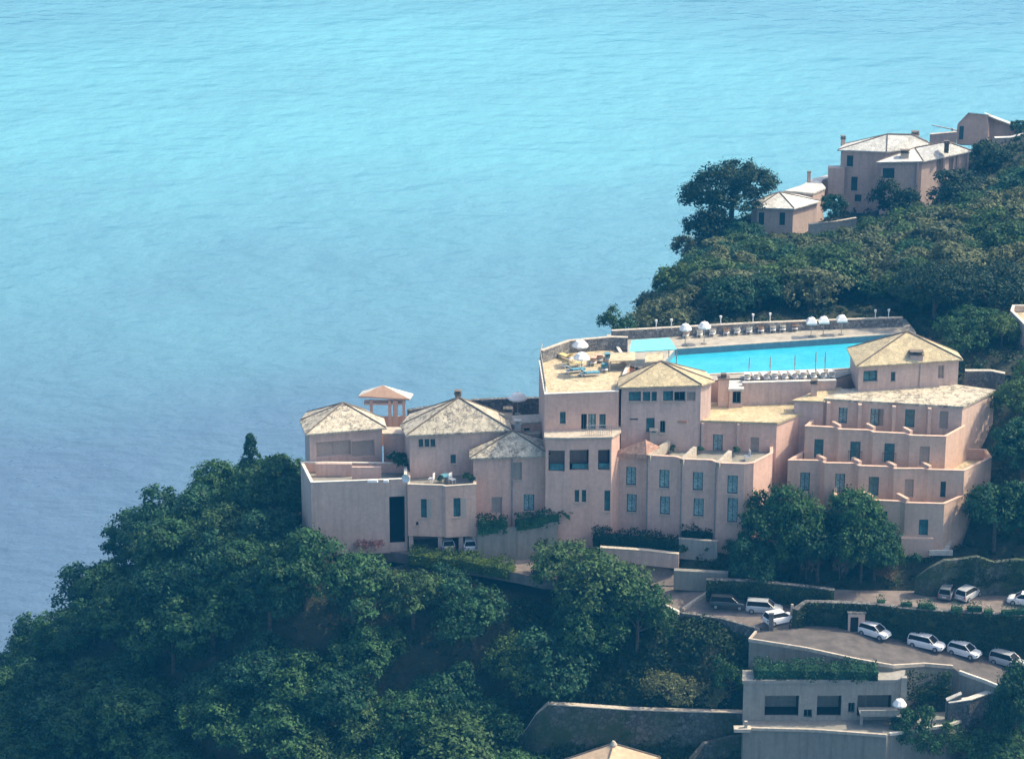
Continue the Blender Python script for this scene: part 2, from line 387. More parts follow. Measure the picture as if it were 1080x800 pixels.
def house(name, label, cat, corners, zt, zb, wmat, wins=(), roof='flat', group=None, apex=None, rmat='slab_clean', par=.95, cope='coping', over=.35, slab=.22, floor='paving', hips=True, pad=True):
    """corners: image positions of the wall top (flat) or eave (hip), anticlockwise from the left front"""
    E = [P(c[0], c[1], zt) for c in corners]
    base = Vector((sum(p.x for p in E)/len(E), sum(p.y for p in E)/len(E), zb))
    root = empty(name, base, 0, label, cat, group)
    if roof == 'flat':
        poly = [(p.x, p.y) for p in E]; zf = zt-par
        thing_walls(root, base, poly, zb, zf, wmat, wins)
        inner = offset_poly(poly, .22)
        m = MB(base); m.face([(p[0], p[1], zf-.02) for p in offset_poly(poly, .02)]); m.build('roof_terrace', floor, root)
        m = MB(base); ring(m, poly, inner, zf, zt); pr = m.build('parapet', wmat, root)
        m = MB(base); ring(m, offset_poly(poly, -.04), offset_poly(poly, .26), zt+.002, zt+.07); m.build('coping', cope, pr)
    elif roof == 'slab':
        poly = [(p.x, p.y) for p in offset_poly(E, .12)]
        thing_walls(root, base, poly, zb, zt-slab, wmat, wins)
        m = MB(base); m.prism(E, zt-slab+.002, zt, True, True); m.build('roof', rmat, root)
    else:
        poly = [(p.x, p.y) for p in offset_poly(E, over)]
        thing_walls(root, base, poly, zb, zt-.03, wmat, wins)
        cy = sum(p.y for p in E)/len(E)
        aps = [PY(a[0], a[1], cy+(a[2] if len(a) > 2 else 0)) for a in apex]
        m = MB(base); n = len(E)
        lo = [Vector((p.x, p.y, zt-.14)) for p in E]
        for i in range(n):
            a, b = E[i], E[(i+1) % n]
            m.face([lo[i], lo[(i+1) % n], b, a])
            ka = min(range(len(aps)), key=lambda k: (aps[k]-a).length); kb = min(range(len(aps)), key=lambda k: (aps[k]-b).length)
            if ka == kb: m.face([a, b, aps[ka]])
            else: m.face([a, b, aps[kb], aps[ka]])
        m.face(lo[::-1]); rf = m.build('roof', rmat, root)
        if hips:
            m = MB(base)
            for i in range(n):
                ka = min(range(len(aps)), key=lambda k: (aps[k]-E[i]).length)
                m.tube(E[i].lerp(aps[ka], .02)+Vector((0, 0, .01)), aps[ka]+Vector((0, 0, .02)), .075, .075, 6)
            if len(aps) > 1: m.tube(aps[0], aps[1], .12, .12, 6)
            m.build('ridge_tiles', 'hip_dark', rf)
    if pad: PADS.append((poly, zb-.1))
    BLOCK.append(poly)
    return root, base, poly
def chimney(root, base, u, v, y, w=.7, d=.6, h=1.2, mat='pl_rose', cap='hip_dark', par=None):
    p = PY(u, v, y) - base; m = MB()
    m.box((0, 0, h/2), (w, d, h)); c = m.build('chimney', mat, par or root, p)
    m = MB(); m.box((0, 0, h+.05), (w+.16, d+.16, .09))
    for sx in (-1, 1):
        for sy in (-1, 1): m.box((sx*w*.36, sy*d*.36, h+.19), (.12, .12, .18))
    m.box((0, 0, h+.33), (w+.1, d+.1, .09)); m.build('cap', cap, c)
    return c

# ================================================================== THE HOTEL
GH = 'joined wings of the clifftop hotel'
# west house: terrace block and the hipped house behind it
r, b0, pl = house('hotel_terrace_wing', 'plain mauve terrace wing at the far left of the hotel, pink bush at its foot', 'hotel wing',
    [(328, 509), (409, 506), (429, 505), (429, 488), (317, 487)], 68.3, 61.0, 'pl_grey', [(419, 548, 1.45, 4.7, 'void', 1.5)], 'flat', GH, floor='concrete', cope='coping_white')
m = MB(b0)   # inner raised terrace walls
a, c = P(333, 488, 68.6), P(371, 489, 68.6); m.box(((a.x+c.x)/2, (a.y+c.y)/2, 67.98), (c.x-a.x, .25, 1.25))
a, c = P(371, 493, 68.6), P(402, 491, 68.6); m.box(((a.x+c.x)/2, (a.y+c.y)/2, 67.98), (c.x-a.x, .25, 1.25)); m.build('inner_wall', 'pl_grey', r)
r, b0, pl = house('hotel_house', 'small square mauve house with weathered pale hipped roof, leftmost of the hotel', 'house',
    [(316, 443), (322, 458), (408, 451), (405, 441), (386, 432), (323, 434.5)], 71.2, 61.0, 'pl_grey',
    [(352, 473, 3.3, 1.5, 'shut', 'nosill'), (383, 473, 2.2, 1.6, 'shut', 'nosill')], 'hip', GH, apex=[(362, 424.5)], rmat='slab_dirty', over=.45, pad=False)
# pavilion on the sea side
pv = PY(404, 419, 258.0); base = Vector((pv.x, 258, 66.0))
r = empty('garden_pavilion', base, 0, 'small open pavilion with peach front slope and pale roof, sea showing through', 'pavilion', None)
gl, gr, ga = PY(377, 417, 256.6), PY(433, 420, 256.6), PY(404, 406, 256.6)
gl, gr = PY(378, 417.5, 256.6), PY(432, 420.5, 256.6); ga = PY(404, 406, 257.3); bk = Vector((.3, 1.5, 0)); dn = Vector((0, 0, -.14)); gb, gc = gr+bk, gl+bk
m = MB(base); m.face([gl, gr, ga]); m.face([gl+dn, gr+dn, gr, gl]); rf = m.build('roof_front_slope', 'pl_peach', r)  # front slope of the pyramid roof
m = MB(base); m.face([gr, gb, ga]); m.face([gb, gc, ga]); m.face([gc, gl, ga]); m.face([gr+dn, gb+dn, gb, gr]); m.face([gb+dn, gc+dn, gc, gb]); m.face([gc+dn, gl+dn, gl, gc]); m.face([gl+dn, gc+dn, gb+dn, gr+dn]); m.build('roof', 'slab_villa', r)  # sunlit slopes of the same roof painted paler than the peach front
for uu, w in ((391.5, .3), (411, .3), (417, .45), (426, .3)):
    p = PY(uu, 430, 256.9); m = MB(base); m.box((p.x, 257, 68.7), (w, .35, 5.4)); m.build('post', 'pl_tan', r)
m = MB(base); q = PY(404, 421, 256.9); m.box((q.x, 257.3, 71.05), (3.7, 1.1, .16)); m.build('ceiling', 'pl_tan', r)
m = MB(base); q = PY(412, 445, 256.9); m.box((q.x, 257, 68.2), (3.4, .3, 3.0)); m.build('low_wall', 'pl_peach', r)
BLOCK.append([(base.x-3, 255), (base.x+3, 255), (base.x+3, 262), (base.x-3, 262)])
# link wall between the houses
house('link_building', 'narrow shaded link between the leftmost hipped house and its large neighbour', 'hotel wing',
      [(403, 457), (430, 457), (430, 450), (403, 450)], 70.3, 61, 'pl_grey', [], 'slab', GH, rmat='coping', pad=False)
# big hipped house
r, b0, pl = house('hotel_house', 'large mauve hotel house under the broadest mottled hipped roof, left of centre', 'house',
    [(422, 448), (428, 459), (540, 453.5), (536, 438), (432, 436)], 71.8, 61, 'pl_grey',
    [(444, 467, .45, .8, 'glass'), (450.3, 467, .45, .8, 'glass'), (456.6, 467, .45, .8, 'glass'), (478, 484, .5, .9, 'glass')], 'hip', GH, apex=[(484, 419)], rmat='slab_dirty', over=.45)
chimney(r, b0, 483, 420, 250.8, .55, .5, .45, 'hip_dark'); chimney(r, b0, 536, 442, 250.5, .8, .7, .8, 'pl_cream')
r, b0, pl = house('hotel_terrace_wing', 'low mauve terrace wing with potted plants above an open carport', 'hotel wing',
    [(429.5, 511), (466, 512), (470, 513), (502, 511), (502, 492), (430, 492)], 67.9, 62.8, 'pl_rose',
    [(447, 536, .55, 1.9, 'side'), (482, 535, .65, 1.9, 'side'), (440, 552, .25, .4, 'dark')], 'flat', GH, par=.5, floor='concrete', cope='coping', pad=False)
for uu in (431, 462, 484, 500):
    q = P(uu, 511.5, 67.9); m = MB(b0); m.box((q.x+.15, q.y+.45, 61.85), (.42, .42, 1.9)); m.build('carport_pillar', 'pl_grey', r)
m = MB(b0); a, c = P(430, 511, 67.9), P(502, 511, 67.9)
m.box(((a.x+c.x)/2, a.y+3.6, 61.9), (c.x-a.x, .3, 2)); m.build('carport_back_wall', 'pl_grey', r)
m = MB(b0); m.face([(p[0], p[1], 62.79) for p in pl][::-1]); m.build('carport_ceiling', 'pl_grey', r)
house('link_building', 'rose link wall between the big mottled roof and the sun terrace wing', 'hotel wing',
      [(538, 447), (575, 444), (575, 436), (538, 438)], 71.4, 61, 'pl_rose', [(556, 456, .6, .9, 'dark')], 'slab', GH, rmat='coping', pad=False)
house('link_building', 'lower stepped rose wall beside the white chimney, under the link wall', 'hotel wing',
      [(552, 458), (570, 457), (570, 450), (552, 450)], 70.5, 61, 'pl_rose', [], 'slab', GH, rmat='coping', pad=False)
# small hipped house
r, b0, pl = house('hotel_house', 'tall mauve house with small pale hipped roof standing forward of the big one', 'house',
    [(495, 474), (495, 483), (581, 480), (581, 465), (512, 462)], 70.1, 61, 'pl_rose',
    [(545, 497, 1.0, 1.8, 'shut'), (524, 533, 1.0, 1.7, 'shut', 'nosill'), (558, 530, 1.0, 1.7, 'curtain')], 'hip', GH, apex=[(541, 454)], rmat='slab_dirty')
chimney(r, b0, 546, 460, 249.6, .6, .6, 1.3, 'coping_white', 'coping_white')
m = MB(b0); q = hit_wall(pl, 540, 520, 60, 70)
A, B = q[5], q[6]; e = (B-A).normalized(); c = A+e*q[2]+Vector((0, -.07)); m.tube((c.x, c.y, 63), (c.x, c.y, 69.8), .06); m.build('drainpipe', 'metal', r)

# restaurant block: lower storey with three big openings, upper storey with roof sun terrace
r, b0, pl = house('hotel_wing', 'rose hotel wing with three wide dark restaurant openings behind the small palm', 'hotel wing',
    [(574, 461), (600, 461.5), (622, 461), (646, 460.5), (655, 455), (655, 440), (574, 440)], 72.3, 61.2, 'pl_rose',
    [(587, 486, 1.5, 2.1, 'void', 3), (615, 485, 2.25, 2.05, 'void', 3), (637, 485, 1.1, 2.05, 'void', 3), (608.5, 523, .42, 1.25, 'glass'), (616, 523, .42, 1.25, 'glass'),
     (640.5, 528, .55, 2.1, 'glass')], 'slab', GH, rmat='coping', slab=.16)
for uu, w in ((587, 1.3), (615, 2.0), (637, 1.0)):   # low glass parapets with pale cushions within the openings
    q = hit_wall(pl, uu, 492, 60, 73); c = q[5]+(q[6]-q[5]).normalized()*q[2]
    m = MB(b0); m.box((c.x, c.y+.4, 69.15), (w, .06, .75)); m.build('glass_parapet', 'glass_teal', r)
r, b0, pl = house('hotel_wing', 'upper rose wing carrying the pale roof sun terrace beside the sea', 'hotel wing',
    [(574.5, 416), (652, 413), (664, 384), (650, 362), (571, 371), (568.5, 380)], 75.9, 66, 'pl_rose',
    [(593.6, 440.6, .55, 1.2, 'glass'), (616, 447, .55, 2.0, 'dark', 'nosill'), (624.5, 447, .7, 2.0, 'curtain', 'nosill'), (635.5, 445, .6, 1.6, 'glass')], 'flat', GH, par=.3, cope='coping_white')
ST_FLOOR = 75.58
m = MB(b0); a, c = P(618, 459.5, 72.3), P(645, 459.0, 72.3)
for i in range(15):
    p = a.lerp(c, i/14); m.box((p.x, p.y+.15, 72.8), (.035, .035, .95))
m.tube((a.x, a.y+.15, 73.27), (c.x, c.y+.15, 73.27), .03); m.build('railing', 'metal', r)
# centre hipped wing
r, b0, pl = house('hotel_wing', 'central hotel wing with clean cream hipped roof and a band of windows beneath it', 'hotel wing',
    [(652, 398), (652, 408.5), (741, 406), (754, 401.5), (745, 392), (700, 385)], 76.3, 66, 'pl_grey',
    [(669.6, 418, 1.15, .95, 'glass'), (682, 418, .7, .95, 'glass'), (690, 418, .5, .95, 'glass'), (704.7, 417.5, .95, 1.0, 'glass'), (717, 418, 1.05, .95, 'dark'), (729, 418, .8, .9, 'shut', 'nosill'),
     (668.5, 442, .8, .18, 'dark', 'nosill'), (686, 448, .8, 1.4, 'glass'), (699, 450, .5, 1.2, 'dark'), ], 'hip', GH, apex=[(697, 380.5)], rmat='slab_clean', over=.3)

# centre-right upper block with flat pale roof, lit side wall
r, b0, pl = house('hotel_wing', 'rose middle wing with flat cream roof and sunlit pink flank', 'hotel wing',
    [(708, 442.5), (740, 443), (820, 445.5), (869, 426), (790, 423.5), (742, 424)], 72.7, 62, 'pl_rose',
    [(723.5, 466, .85, 1.9, 'curtain', 'nosill'), (757, 468, .9, 1.9, 'curtain', 'nosill'), (796, 470, .8, 1.7, 'shut', 'nosill')], 'slab', GH, rmat='slab_clean')
for uu in (741, 778.5):
    q = hit_wall(pl, uu, 460, 62, 73); c = q[5]+(q[6]-q[5]).normalized()*q[2]; m = MB(b0); m.box((c.x, c.y-.16, 71.0), (.3, .34, 2.9)); m.build('pilaster', 'pl_grey', r)
m = MB(b0); q = [P(708, 443, 72.75), P(724, 444, 72.75), P(744, 429, 73.2), P(742, 426, 73.2)]
m.face(q); lo = [p-Vector((0, 0, .2)) for p in q]
for i in range(4): m.face([lo[i], lo[(i+1) % 4], q[(i+1) % 4], q[i]])
m.build('tiled_strip', 'tile', r)
# front block with four stepped bays
B7c = [(645, 476.5), (678, 478), (684, 480.5), (713, 482), (720, 484.5), (750, 485.5), (757.5, 488.5), (785, 489.5), (795, 488.5), (815, 478), (815, 470), (700, 462), (650, 462)]
b7w = [(665.6, 502, .93, 1.85, 'curtain'), (700.6, 505, .93, 1.85, 'curtain'), (736, 507.5, .93, 1.85, 'curtain'), (772.6, 511, .93, 1.85, 'curtain'),
       (666.2, 530.5, .93, 1.85, 'curtain'), (701.2, 533, .93, 1.85, 'curtain'), (736.8, 535, .93, 1.85, 'curtain'), (772.6, 538, .93, 2.5, 'curtain')]
r, b0, pl = house('hotel_wing', 'front rose wing with four stepped bays and eight tall teal windows', 'hotel wing', B7c, 70.2, 61.2, 'pl_rose', b7w, 'flat', GH, par=.5, floor='concrete', cope='pl_rose')
CENTRE = (r, b0)
for u0, v0, u1, v1, h in ((684, 480, 705, 470, .55), (719, 484, 733, 476, .5), (757, 488, 770, 480, .5)):
    a, c = P(u0, v0, 70.3), P(u1, v1, 70.3); m = MB(b0); d = (c-a); L = d.length; rz = math.atan2(d.y, d.x)
    n = Vector((-d.y, d.x, 0)).normalized()*.18
    bt = Vector((0, 0, -.55)); hi = Vector((0, 0, h))
    m.face([a-n, c-n, c-n+hi, a-n]) if False else None
    A0, A1, C0, C1 = a-n, a+n, c-n, c+n
    m.face([A0, C0, C0+hi, A0+hi*.05]); m.face([C1, A1, A1+hi*.05, C1+hi]); m.face([A0+hi*.05, C0+hi, C1+hi, A1+hi*.05]); m.face([C0, C1, C1+hi, C0+hi])
    m.face([A0+bt, C0+bt, C0, A0]); m.face([C1+bt, A1+bt, A1, C1])
    m.build('divider_wall', 'coping', r)
q = [P(646, 477, 70.32), P(682, 479.5, 70.32), P(696, 471, 70.7), P(681, 463.5, 71.6)]
m = MB(b0); m.face(q); lo = [Vector((p.x, p.y, 69.9)) for p in q]
for i in range(4): m.face([lo[i], lo[(i+1) % 4], q[(i+1) % 4], q[i]])
m.build('tiled_roof', 'tile', r)
chimney(r, b0, 689, 472, 246.9, .7, .6, 1.5, 'pl_cream', 'coping')

for uu in (682, 718, 754):
    q = hit_wall(pl, uu, 520, 61, 70); c = q[5]+(q[6]-q[5]).normalized()*q[2]; m = MB(b0); m.tube((c.x, c.y-.1, 61.4), (c.x, c.y-.1, 69.7), .06); m.build('drainpipe', 'metal', r)
# right-hand tiered block
S = 'stepped sunlit block at the right of the hotel'
r, b0, pl = house('hotel_terrace_storey', 'topmost storey of the stepped right block, under a broad flat cream roof', 'hotel wing',
    [(869, 420), (1016, 428.5), (1051, 411), (1000, 404), (888, 410)], 74.2, 62, 'pl_tan',
    [(889, 438, .8, 1.6, 'curtain', 'nosill'), (922.5, 440, .8, 1.7, 'curtain', 'nosill'), (929, 440, .5, 1.7, 'shut', 'nosill'), (959.6, 441, .9, 1.8, 'glass', 'nosill'), (995.5, 443, .8, 1.8, 'shut', 'nosill')], 'slab', S, rmat='slab_dirty', pad=False)
for uu in (873, 906, 942, 979.5):
    q = hit_wall(pl, uu, 436, 62, 75); c = q[5]+(q[6]-q[5]).normalized()*q[2]; m = MB(b0); m.box((c.x, c.y-.3, 72.4), (.32, .62, 3.1)); m.build('divider_wall', 'pl_tan', r)
r, b0, pl = house('hotel_terrace_storey', 'second storey from the top of the stepped right block, orange sunlit end', 'hotel wing',
    [(849, 449.5), (880, 451), (885, 453), (917, 454), (921, 456), (955, 457.5), (960, 459.5), (998, 460.5), (1017, 450), (1016, 440), (868, 432)], 72.1, 62, 'pl_orange',
    [(863.5, 473, .85, 1.9, 'glass', 'nosill'), (902, 475.5, .95, 1.9, 'glass', 'nosill', 'rail'), (938, 477, .95, 1.9, 'glass', 'nosill', 'rail'), (975, 480, .95, 1.9, 'shut', 'nosill')], 'flat', S, floor='concrete', pad=False, cope='pl_orange')
for uu, vv in ((883, 452), (919, 454), (958, 458)):
    q = P(uu, vv, 72.1); m = MB(b0); m.box((q.x, q.y+.6, 72.2), (.3, 1.2, .5), .5); m.build('divider_wall', 'pl_orange', r)
r, b0, pl = house('hotel_terrace_storey', 'third storey of the stepped right block, widest, with pale end terrace', 'hotel wing',
    [(831, 485.5), (865, 486), (870, 488.5), (902, 489), (906, 491.5), (938, 492.5), (943, 494.5), (975, 494.5), (979, 495.5), (1017, 496.5), (1046, 482.5), (1040, 474), (860, 468)], 69.4, 62, 'pl_orange',
    [(849, 508, .9, 1.9, 'curtain', 'nosill'), (886, 509, .9, 1.9, 'curtain', 'nosill'), (921.5, 511, .95, 1.9, 'glass', 'nosill'), (959, 511.5, .85, 1.8, 'shut', 'nosill'), (994.7, 516, .5, 1.6, 'teal', 'nosill')], 'flat', S, floor='paving', pad=False, cope='pl_orange')
for uu, vv in ((867, 487), (904, 490), (941, 494), (978, 495)):
    q = P(uu, vv, 69.4); m = MB(b0); m.box((q.x, q.y+.6, 69.5), (.35, 1.2, .5), .5); m.build('divider_wall', 'pl_orange', r)
r, b0, pl = house('hotel_terrace_storey', 'lowest storey of the stepped right block, half hidden by trees', 'hotel wing',
    [(880, 527), (915, 527.5), (950, 529), (955, 530.5), (996, 531.5), (1018, 522), (1016, 510), (880, 510)], 66.9, 61.8, 'pl_orange',
    [(933, 544, .5, 1.0, 'dark'), (974, 556, .85, 1.6, 'glass')], 'flat', S, floor='paving', cope='pl_orange')
for uu, vv in ((917, 528), (953, 530)):
    q = P(uu, vv, 66.9); m = MB(b0); m.box((q.x, q.y+.7, 67.05), (.35, 1.6, .55), .5); m.build('divider_wall', 'pl_orange', r)
m = MB(b0); a, c = P(950, 566, 63.6), P(985, 569, 63.6); m.box(((a.x+c.x)/2, a.y+.6, 62.7), (c.x-a.x, 2.2, 1.9)); m.build('plinth', 'pl_tan', r)
m = MB(b0); a = P(992, 576, 62.9); 
for i in range(5): m.box((a.x+.1*i, a.y+.3*i+.3, 62.1+.18*i), (1.6, .32, .2+.0*i))
m.box((a.x, a.y-.3, 62.4), (2.2, .2, .5)); m.build('entrance_steps', 'coping_white', r)
# left little roof with chimney beside the topmost storey
r, b0, pl = house('service_building', 'low annex with cream slab roof between pool wall and the hipped right tower', 'annex',
    [(835, 422), (869, 423), (888, 418), (888, 408), (862, 411)], 74.0, 66, 'pl_grey', [], 'slab', None, rmat='slab_clean', slab=.15, pad=False)
chimney(r, b0, 858, 421, 251.0, .55, .5, 1.6, 'pl_grey')
# tower with hipped roof
r, b0, pl = house('hotel_tower', 'cream hipped tower standing on the flat roof of the stepped right block', 'tower',
    [(893, 367), (903, 386.5), (1016, 379), (1010, 371), (935, 362)], 76.8, 74.1, 'pl_grey',
    [(918, 396.5, 1.4, 1.1, 'glass'), (942, 397, .45, .95, 'glass'), (992.5, 392, .6, 1.3, 'shut', 'nosill')], 'hip', None, apex=[(957, 349.5)], rmat='slab_clean', pad=False)
q = hit_wall(pl, 970, 395, 74, 77); c = q[5]+(q[6]-q[5]).normalized()*q[2]; m = MB(b0); m.tube((c.x, c.y-.08, 74.3), (c.x, c.y-.08, 76.6), .05); m.build('drainpipe', 'metal', r)
chimney(r, b0, 966, 381.5, 252.9, 1.2, .7, .75, 'pl_grey')

# ================================================================== POOL TERRACE
ZP = 74.6
pool_near = [P(688, 397, ZP), P(908, 388, ZP)]; pool_far = [P(955, 352, ZP), P(712, 368.5, ZP)]
pp = [Vector((p.x, p.y)) for p in pool_near+pool_far]
deck = [P(u, v, ZP) for u, v in ((744, 401), (880, 399.5), (900, 393), (950, 392), (968, 384), (966, 350), (955, 336), (640, 352.5), (640, 362), (660, 385))]
pb = Vector((26, 258, 60))
root = empty('pool_terrace', pb, 0, 'raised paved sun deck holding the turquoise swimming pool', 'pool terrace')
dk = [Vector((p.x, p.y)) for p in deck]
# deck surface with hole: sheets around the pool, fan by hand
m = MB(pb); wallset(m, dk, 60, ZP-.1, []); m.build('retaining_wall', 'pl_tan', root)
import bmesh
bm = bmesh.new()
ov = [bm.verts.new((p.x-pb.x, p.y-pb.y, ZP-pb.z)) for p in dk]; iv = [bm.verts.new((p.x-pb.x, p.y-pb.y, ZP-pb.z)) for p in pp]
ed = [bm.edges.new((L[i], L[(i+1) % len(L)])) for L in (ov, iv) for i in range(len(L))]
bmesh.ops.triangle_fill(bm, use_beauty=True, use_dissolve=False, edges=ed)
me = bpy.data.meshes.new('deck'); bm.to_mesh(me); bm.free(); me.materials.append(MATS['deck_pave']); link('deck', me, root)
m = MB(pb); n = 4
for i in range(4):
    a, c = pp[i], pp[(i+1) % 4]; m.face([(a.x, a.y, ZP), (c.x, c.y, ZP), (c.x, c.y, ZP-2.6), (a.x, a.y, ZP-2.6)])
m.face([(p.x, p.y, ZP-2.6) for p in pp]); basin = m.build('basin', 'pool_tile', root)
m = MB(pb); ring(m, offset_poly(pp, -.3), pp, ZP+.004, ZP+.08); m.build('pool_edge', 'coping', root)
m = MB(); m.face([(p.x, p.y, ZP-.6) for p in pp]); o = m.build('pool_water', 'pool_water'); tag(o, kind='structure', label='turquoise water filling the rectangular swimming pool', cat='pool water')
PADS.append((dk, 70)); BLOCK.append(dk)
# far side stone parapet with posts
def wall_run(name, label, cat, pts, h, th, mat, cope=None, group=None, z0=None):
    base = Vector(pts[0]); root = empty(name, base, 0, label, cat, group)
    m = MB(base); mc = MB(base)
    P2 = [Vector(p) for p in pts]
    L = [];
    for i, p in enumerate(P2):
        d = (P2[min(i+1, len(P2)-1)]-P2[max(i-1, 0)]); d.z = 0; d.normalize(); L.append(Vector((-d.y, d.x, 0)))
    for i in range(len(P2)-1):
        for (mm, off, za, zb2, t2) in ((m, 0, -h, 0, th),)+(((mc, 0, .003, .09, th+.12),) if cope else ()):
            a0, a1 = P2[i]-L[i]*t2/2, P2[i]+L[i]*t2/2; c0, c1 = P2[i+1]-L[i+1]*t2/2, P2[i+1]+L[i+1]*t2/2
            lo, hi = Vector((0, 0, za)), Vector((0, 0, zb2))
            mm.face([a0+lo, c0+lo, c0+hi, a0+hi]); mm.face([c1+lo, a1+lo, a1+hi, c1+hi]); mm.face([a0+hi, c0+hi, c1+hi, a1+hi])
            if i == 0: mm.face([a1+lo, a0+lo, a0+hi, a1+hi])
            if i == len(P2)-2: mm.face([c0+lo, c1+lo, c1+hi, c0+hi])
    m.build('masonry', mat, root)
    if cope: mc.build('coping', cope, root)
    return root
wall_run('stone_parapet', 'long grey stone parapet behind the pool, running along the promenade', 'wall', [P(645, 349, ZP+.9), P(700, 346, ZP+.9), P(800, 340.5, ZP+.9), P(952, 335, ZP+.9)], 2.6, .3, 'greystone', 'coping')
wall_run('stone_parapet', 'low grey sea wall around the corner of the roof sun terrace', 'wall', [P(571, 370, 76.8), P(600, 359.5, 76.8), P(645, 355.5, 76.8), P(662, 356, 76.8)], 2.6, .3, 'greystone', 'coping')
wall_run('stone_parapet', 'dark rough stone wall behind the big mottled roof, beneath the white parasol', 'wall', [P(430, 432, 70.3), P(500, 421, 70.9), P(536, 419.5, 71.0), P(572, 419, 71.0)], 4.5, .5, 'drystone')
# wall and sheds south of the pool
wall_run('terrace_wall', 'shaded grey wall below the sunbeds on the near side of the pool', 'wall', [P(783, 403.5, 74.9), P(840, 402, 74.9), P(882, 401, 74.9)], 2.4, .3, 'pl_grey', 'coping_white')
r, b0, pl = house('pool_shed', 'small pale lean-to shed right of the brown chimney stack', 'shed', [(768, 410), (785, 410), (782, 399), (766, 399)], 74.6, 72.0, 'pl_grey', [(777, 419, .8, 1.2, 'dark', 'nosill')], 'slab', None, rmat='slab_villa', pad=False)
q = P(762.5, 427, 72.7); r = empty('chimney_stack', q, 0, 'tall brown masonry chimney stack between the central hip roof and the pool', 'chimney')
m = MB(); m.box((0, 0, 1.35), (1.0, .9, 2.7)); m.build('shaft', 'pl_tan', r); m = MB(); m.box((0, 0, 2.76), (1.15, 1.05, .1)); m.box((0, 0, 3.0), (.5, .5, .38)); m.build('cap', 'hip_dark', r)
# aqua canvas canopy left of the pool
cc = [P(664, 371, 76.2), P(714, 368, 76.2), P(706, 356, 76.6), P(666, 358.5, 76.6)]
base = Vector((cc[0].x+2, cc[0].y+2, ZP)); r = empty('pool_canopy', base, 0, 'flat pale aqua canvas canopy at the left end of the pool', 'canopy')
m = MB(base); m.face(cc); lo = [p-Vector((0, 0, .08)) for p in cc]; m.face(lo[::-1])
for i in range(4): m.face([lo[i], lo[(i+1) % 4], cc[(i+1) % 4], cc[i]])
m.build('canvas', 'canvas_aqua', r)
for p in cc: m = MB(base); m.tube((p.x*.99+base.x*.01, p.y*.99+base.y*.01, ZP), (p.x*.99+base.x*.01, p.y*.99+base.y*.01, p.z-.09), .05); m.build('post', 'metal', r)
for (u0, u1, v, lab) in ((643, 670, 378, 'left'), (680, 699, 379, 'right')):
    c0, c1 = P(u0, v+3, 76.6), P(u1, v+2, 76.6); c2, c3 = P(u1, v-7, 76.6), P(u0+1, v-6, 76.6)
    base = Vector(((c0.x+c1.x)/2, c0.y+1, ST_FLOOR)); r = empty('sun_awning', base, 0, f'{"wider" if lab=="left" else "smaller"} of two flat cream awnings beside the hip roof, {lab} one', 'awning', 'cream awnings by the pool')
    m = MB(base); m.prism([c0, c1, c2, c3], 76.52, 76.62, True, True); m.build('canvas', 'paving', r)
    for p in (c0, c1, c2, c3): m = MB(base); m.tube((p.x*.98+base.x*.02, p.y*.98+base.y*.02, 75.0), (p.x*.98+base.x*.02, p.y*.98+base.y*.02, 76.52), .05); m.build('post', 'metal', r)

# ================================================================== UPPER VILLAS
GV = 'villas on the wooded point'
house('villa', 'low round-cornered villa with two teal shutters beside the umbrella pine', 'villa', [(789, 214), (797, 219), (838, 220), (866, 212), (848, 206), (808, 207)], 73.5, 69.5, 'pl_villa',
      [(803, 231, .65, 1.6, 'teal'), (825, 231, .65, 1.6, 'teal')], 'hip', GV, apex=[(822, 202.5)], rmat='slab_villa')
r, b0, pl = house('villa', 'small villa annex with curved flat white roof beside the umbrella pine villa', 'villa', [(827, 201), (858, 203.5), (871, 198), (866, 192), (868, 189), (883, 186), (880, 183), (858, 188), (846, 195)], 74.0, 70, 'pl_villa', [], 'slab', GV, rmat='slab_villa', slab=.2)
r, b0, pl = house('villa', 'tall seaward villa with angular white hipped roof, partly behind its neighbour', 'villa', [(883, 158), (935, 160), (985, 153), (978, 149), (890, 152)], 77.9, 70, 'pl_villa',
      [(896.5, 170, .75, 1.4, 'teal'), (901, 194, .75, 1.8, 'teal'), (905, 209, .8, .9, 'teal')], 'hip', GV, apex=[(936, 141.5), (962, 142)], rmat='slab_villa')
chimney(r, b0, 889, 154, 332, .5, .5, .9, 'pl_grey'); chimney(r, b0, 965, 149, 334, .8, .6, .9, 'pl_grey')
m = MB(b0); q0, q1 = P(874, 186, 73.6), P(890, 186, 73.6); q = PY(882, 182, 329.5); m.box((q.x, 329.5, q.z-1), (1.9, 1.2, 3.4)); m.build('balcony', 'pl_villa', r)
r, b0, pl = house('villa', 'broad villa with white hipped roof and wide teal window, before the tall one', 'villa', [(923, 171), (974, 170), (1026, 159), (1008, 152), (958, 159)], 77.6, 70, 'pl_villa',
      [(935, 183, 1.6, 1.3, 'teal', 'nosill'), (990, 178, .8, 2.4, 'shut', 'nosill'), (1003, 176, .8, 2.2, 'shut', 'nosill')], 'hip', GV, apex=[(965, 156), (999, 149.5)], rmat='slab_villa')
chimney(r, b0, 954, 167, 326, .9, .7, .7, 'pl_cream'); chimney(r, b0, 998, 161, 327, .5, .5, 1.1, 'hip_dark')
for uu in (968, 995, 1010, 1020):
    q = hit_wall(pl, uu, 175, 70, 78); 
    if q: c = q[5]+(q[6]-q[5]).normalized()*q[2]; m = MB(b0); m.box((c.x, c.y-.1, 74), (.25, .3, 6.9)); m.build('pilaster', 'pl_tan', r)
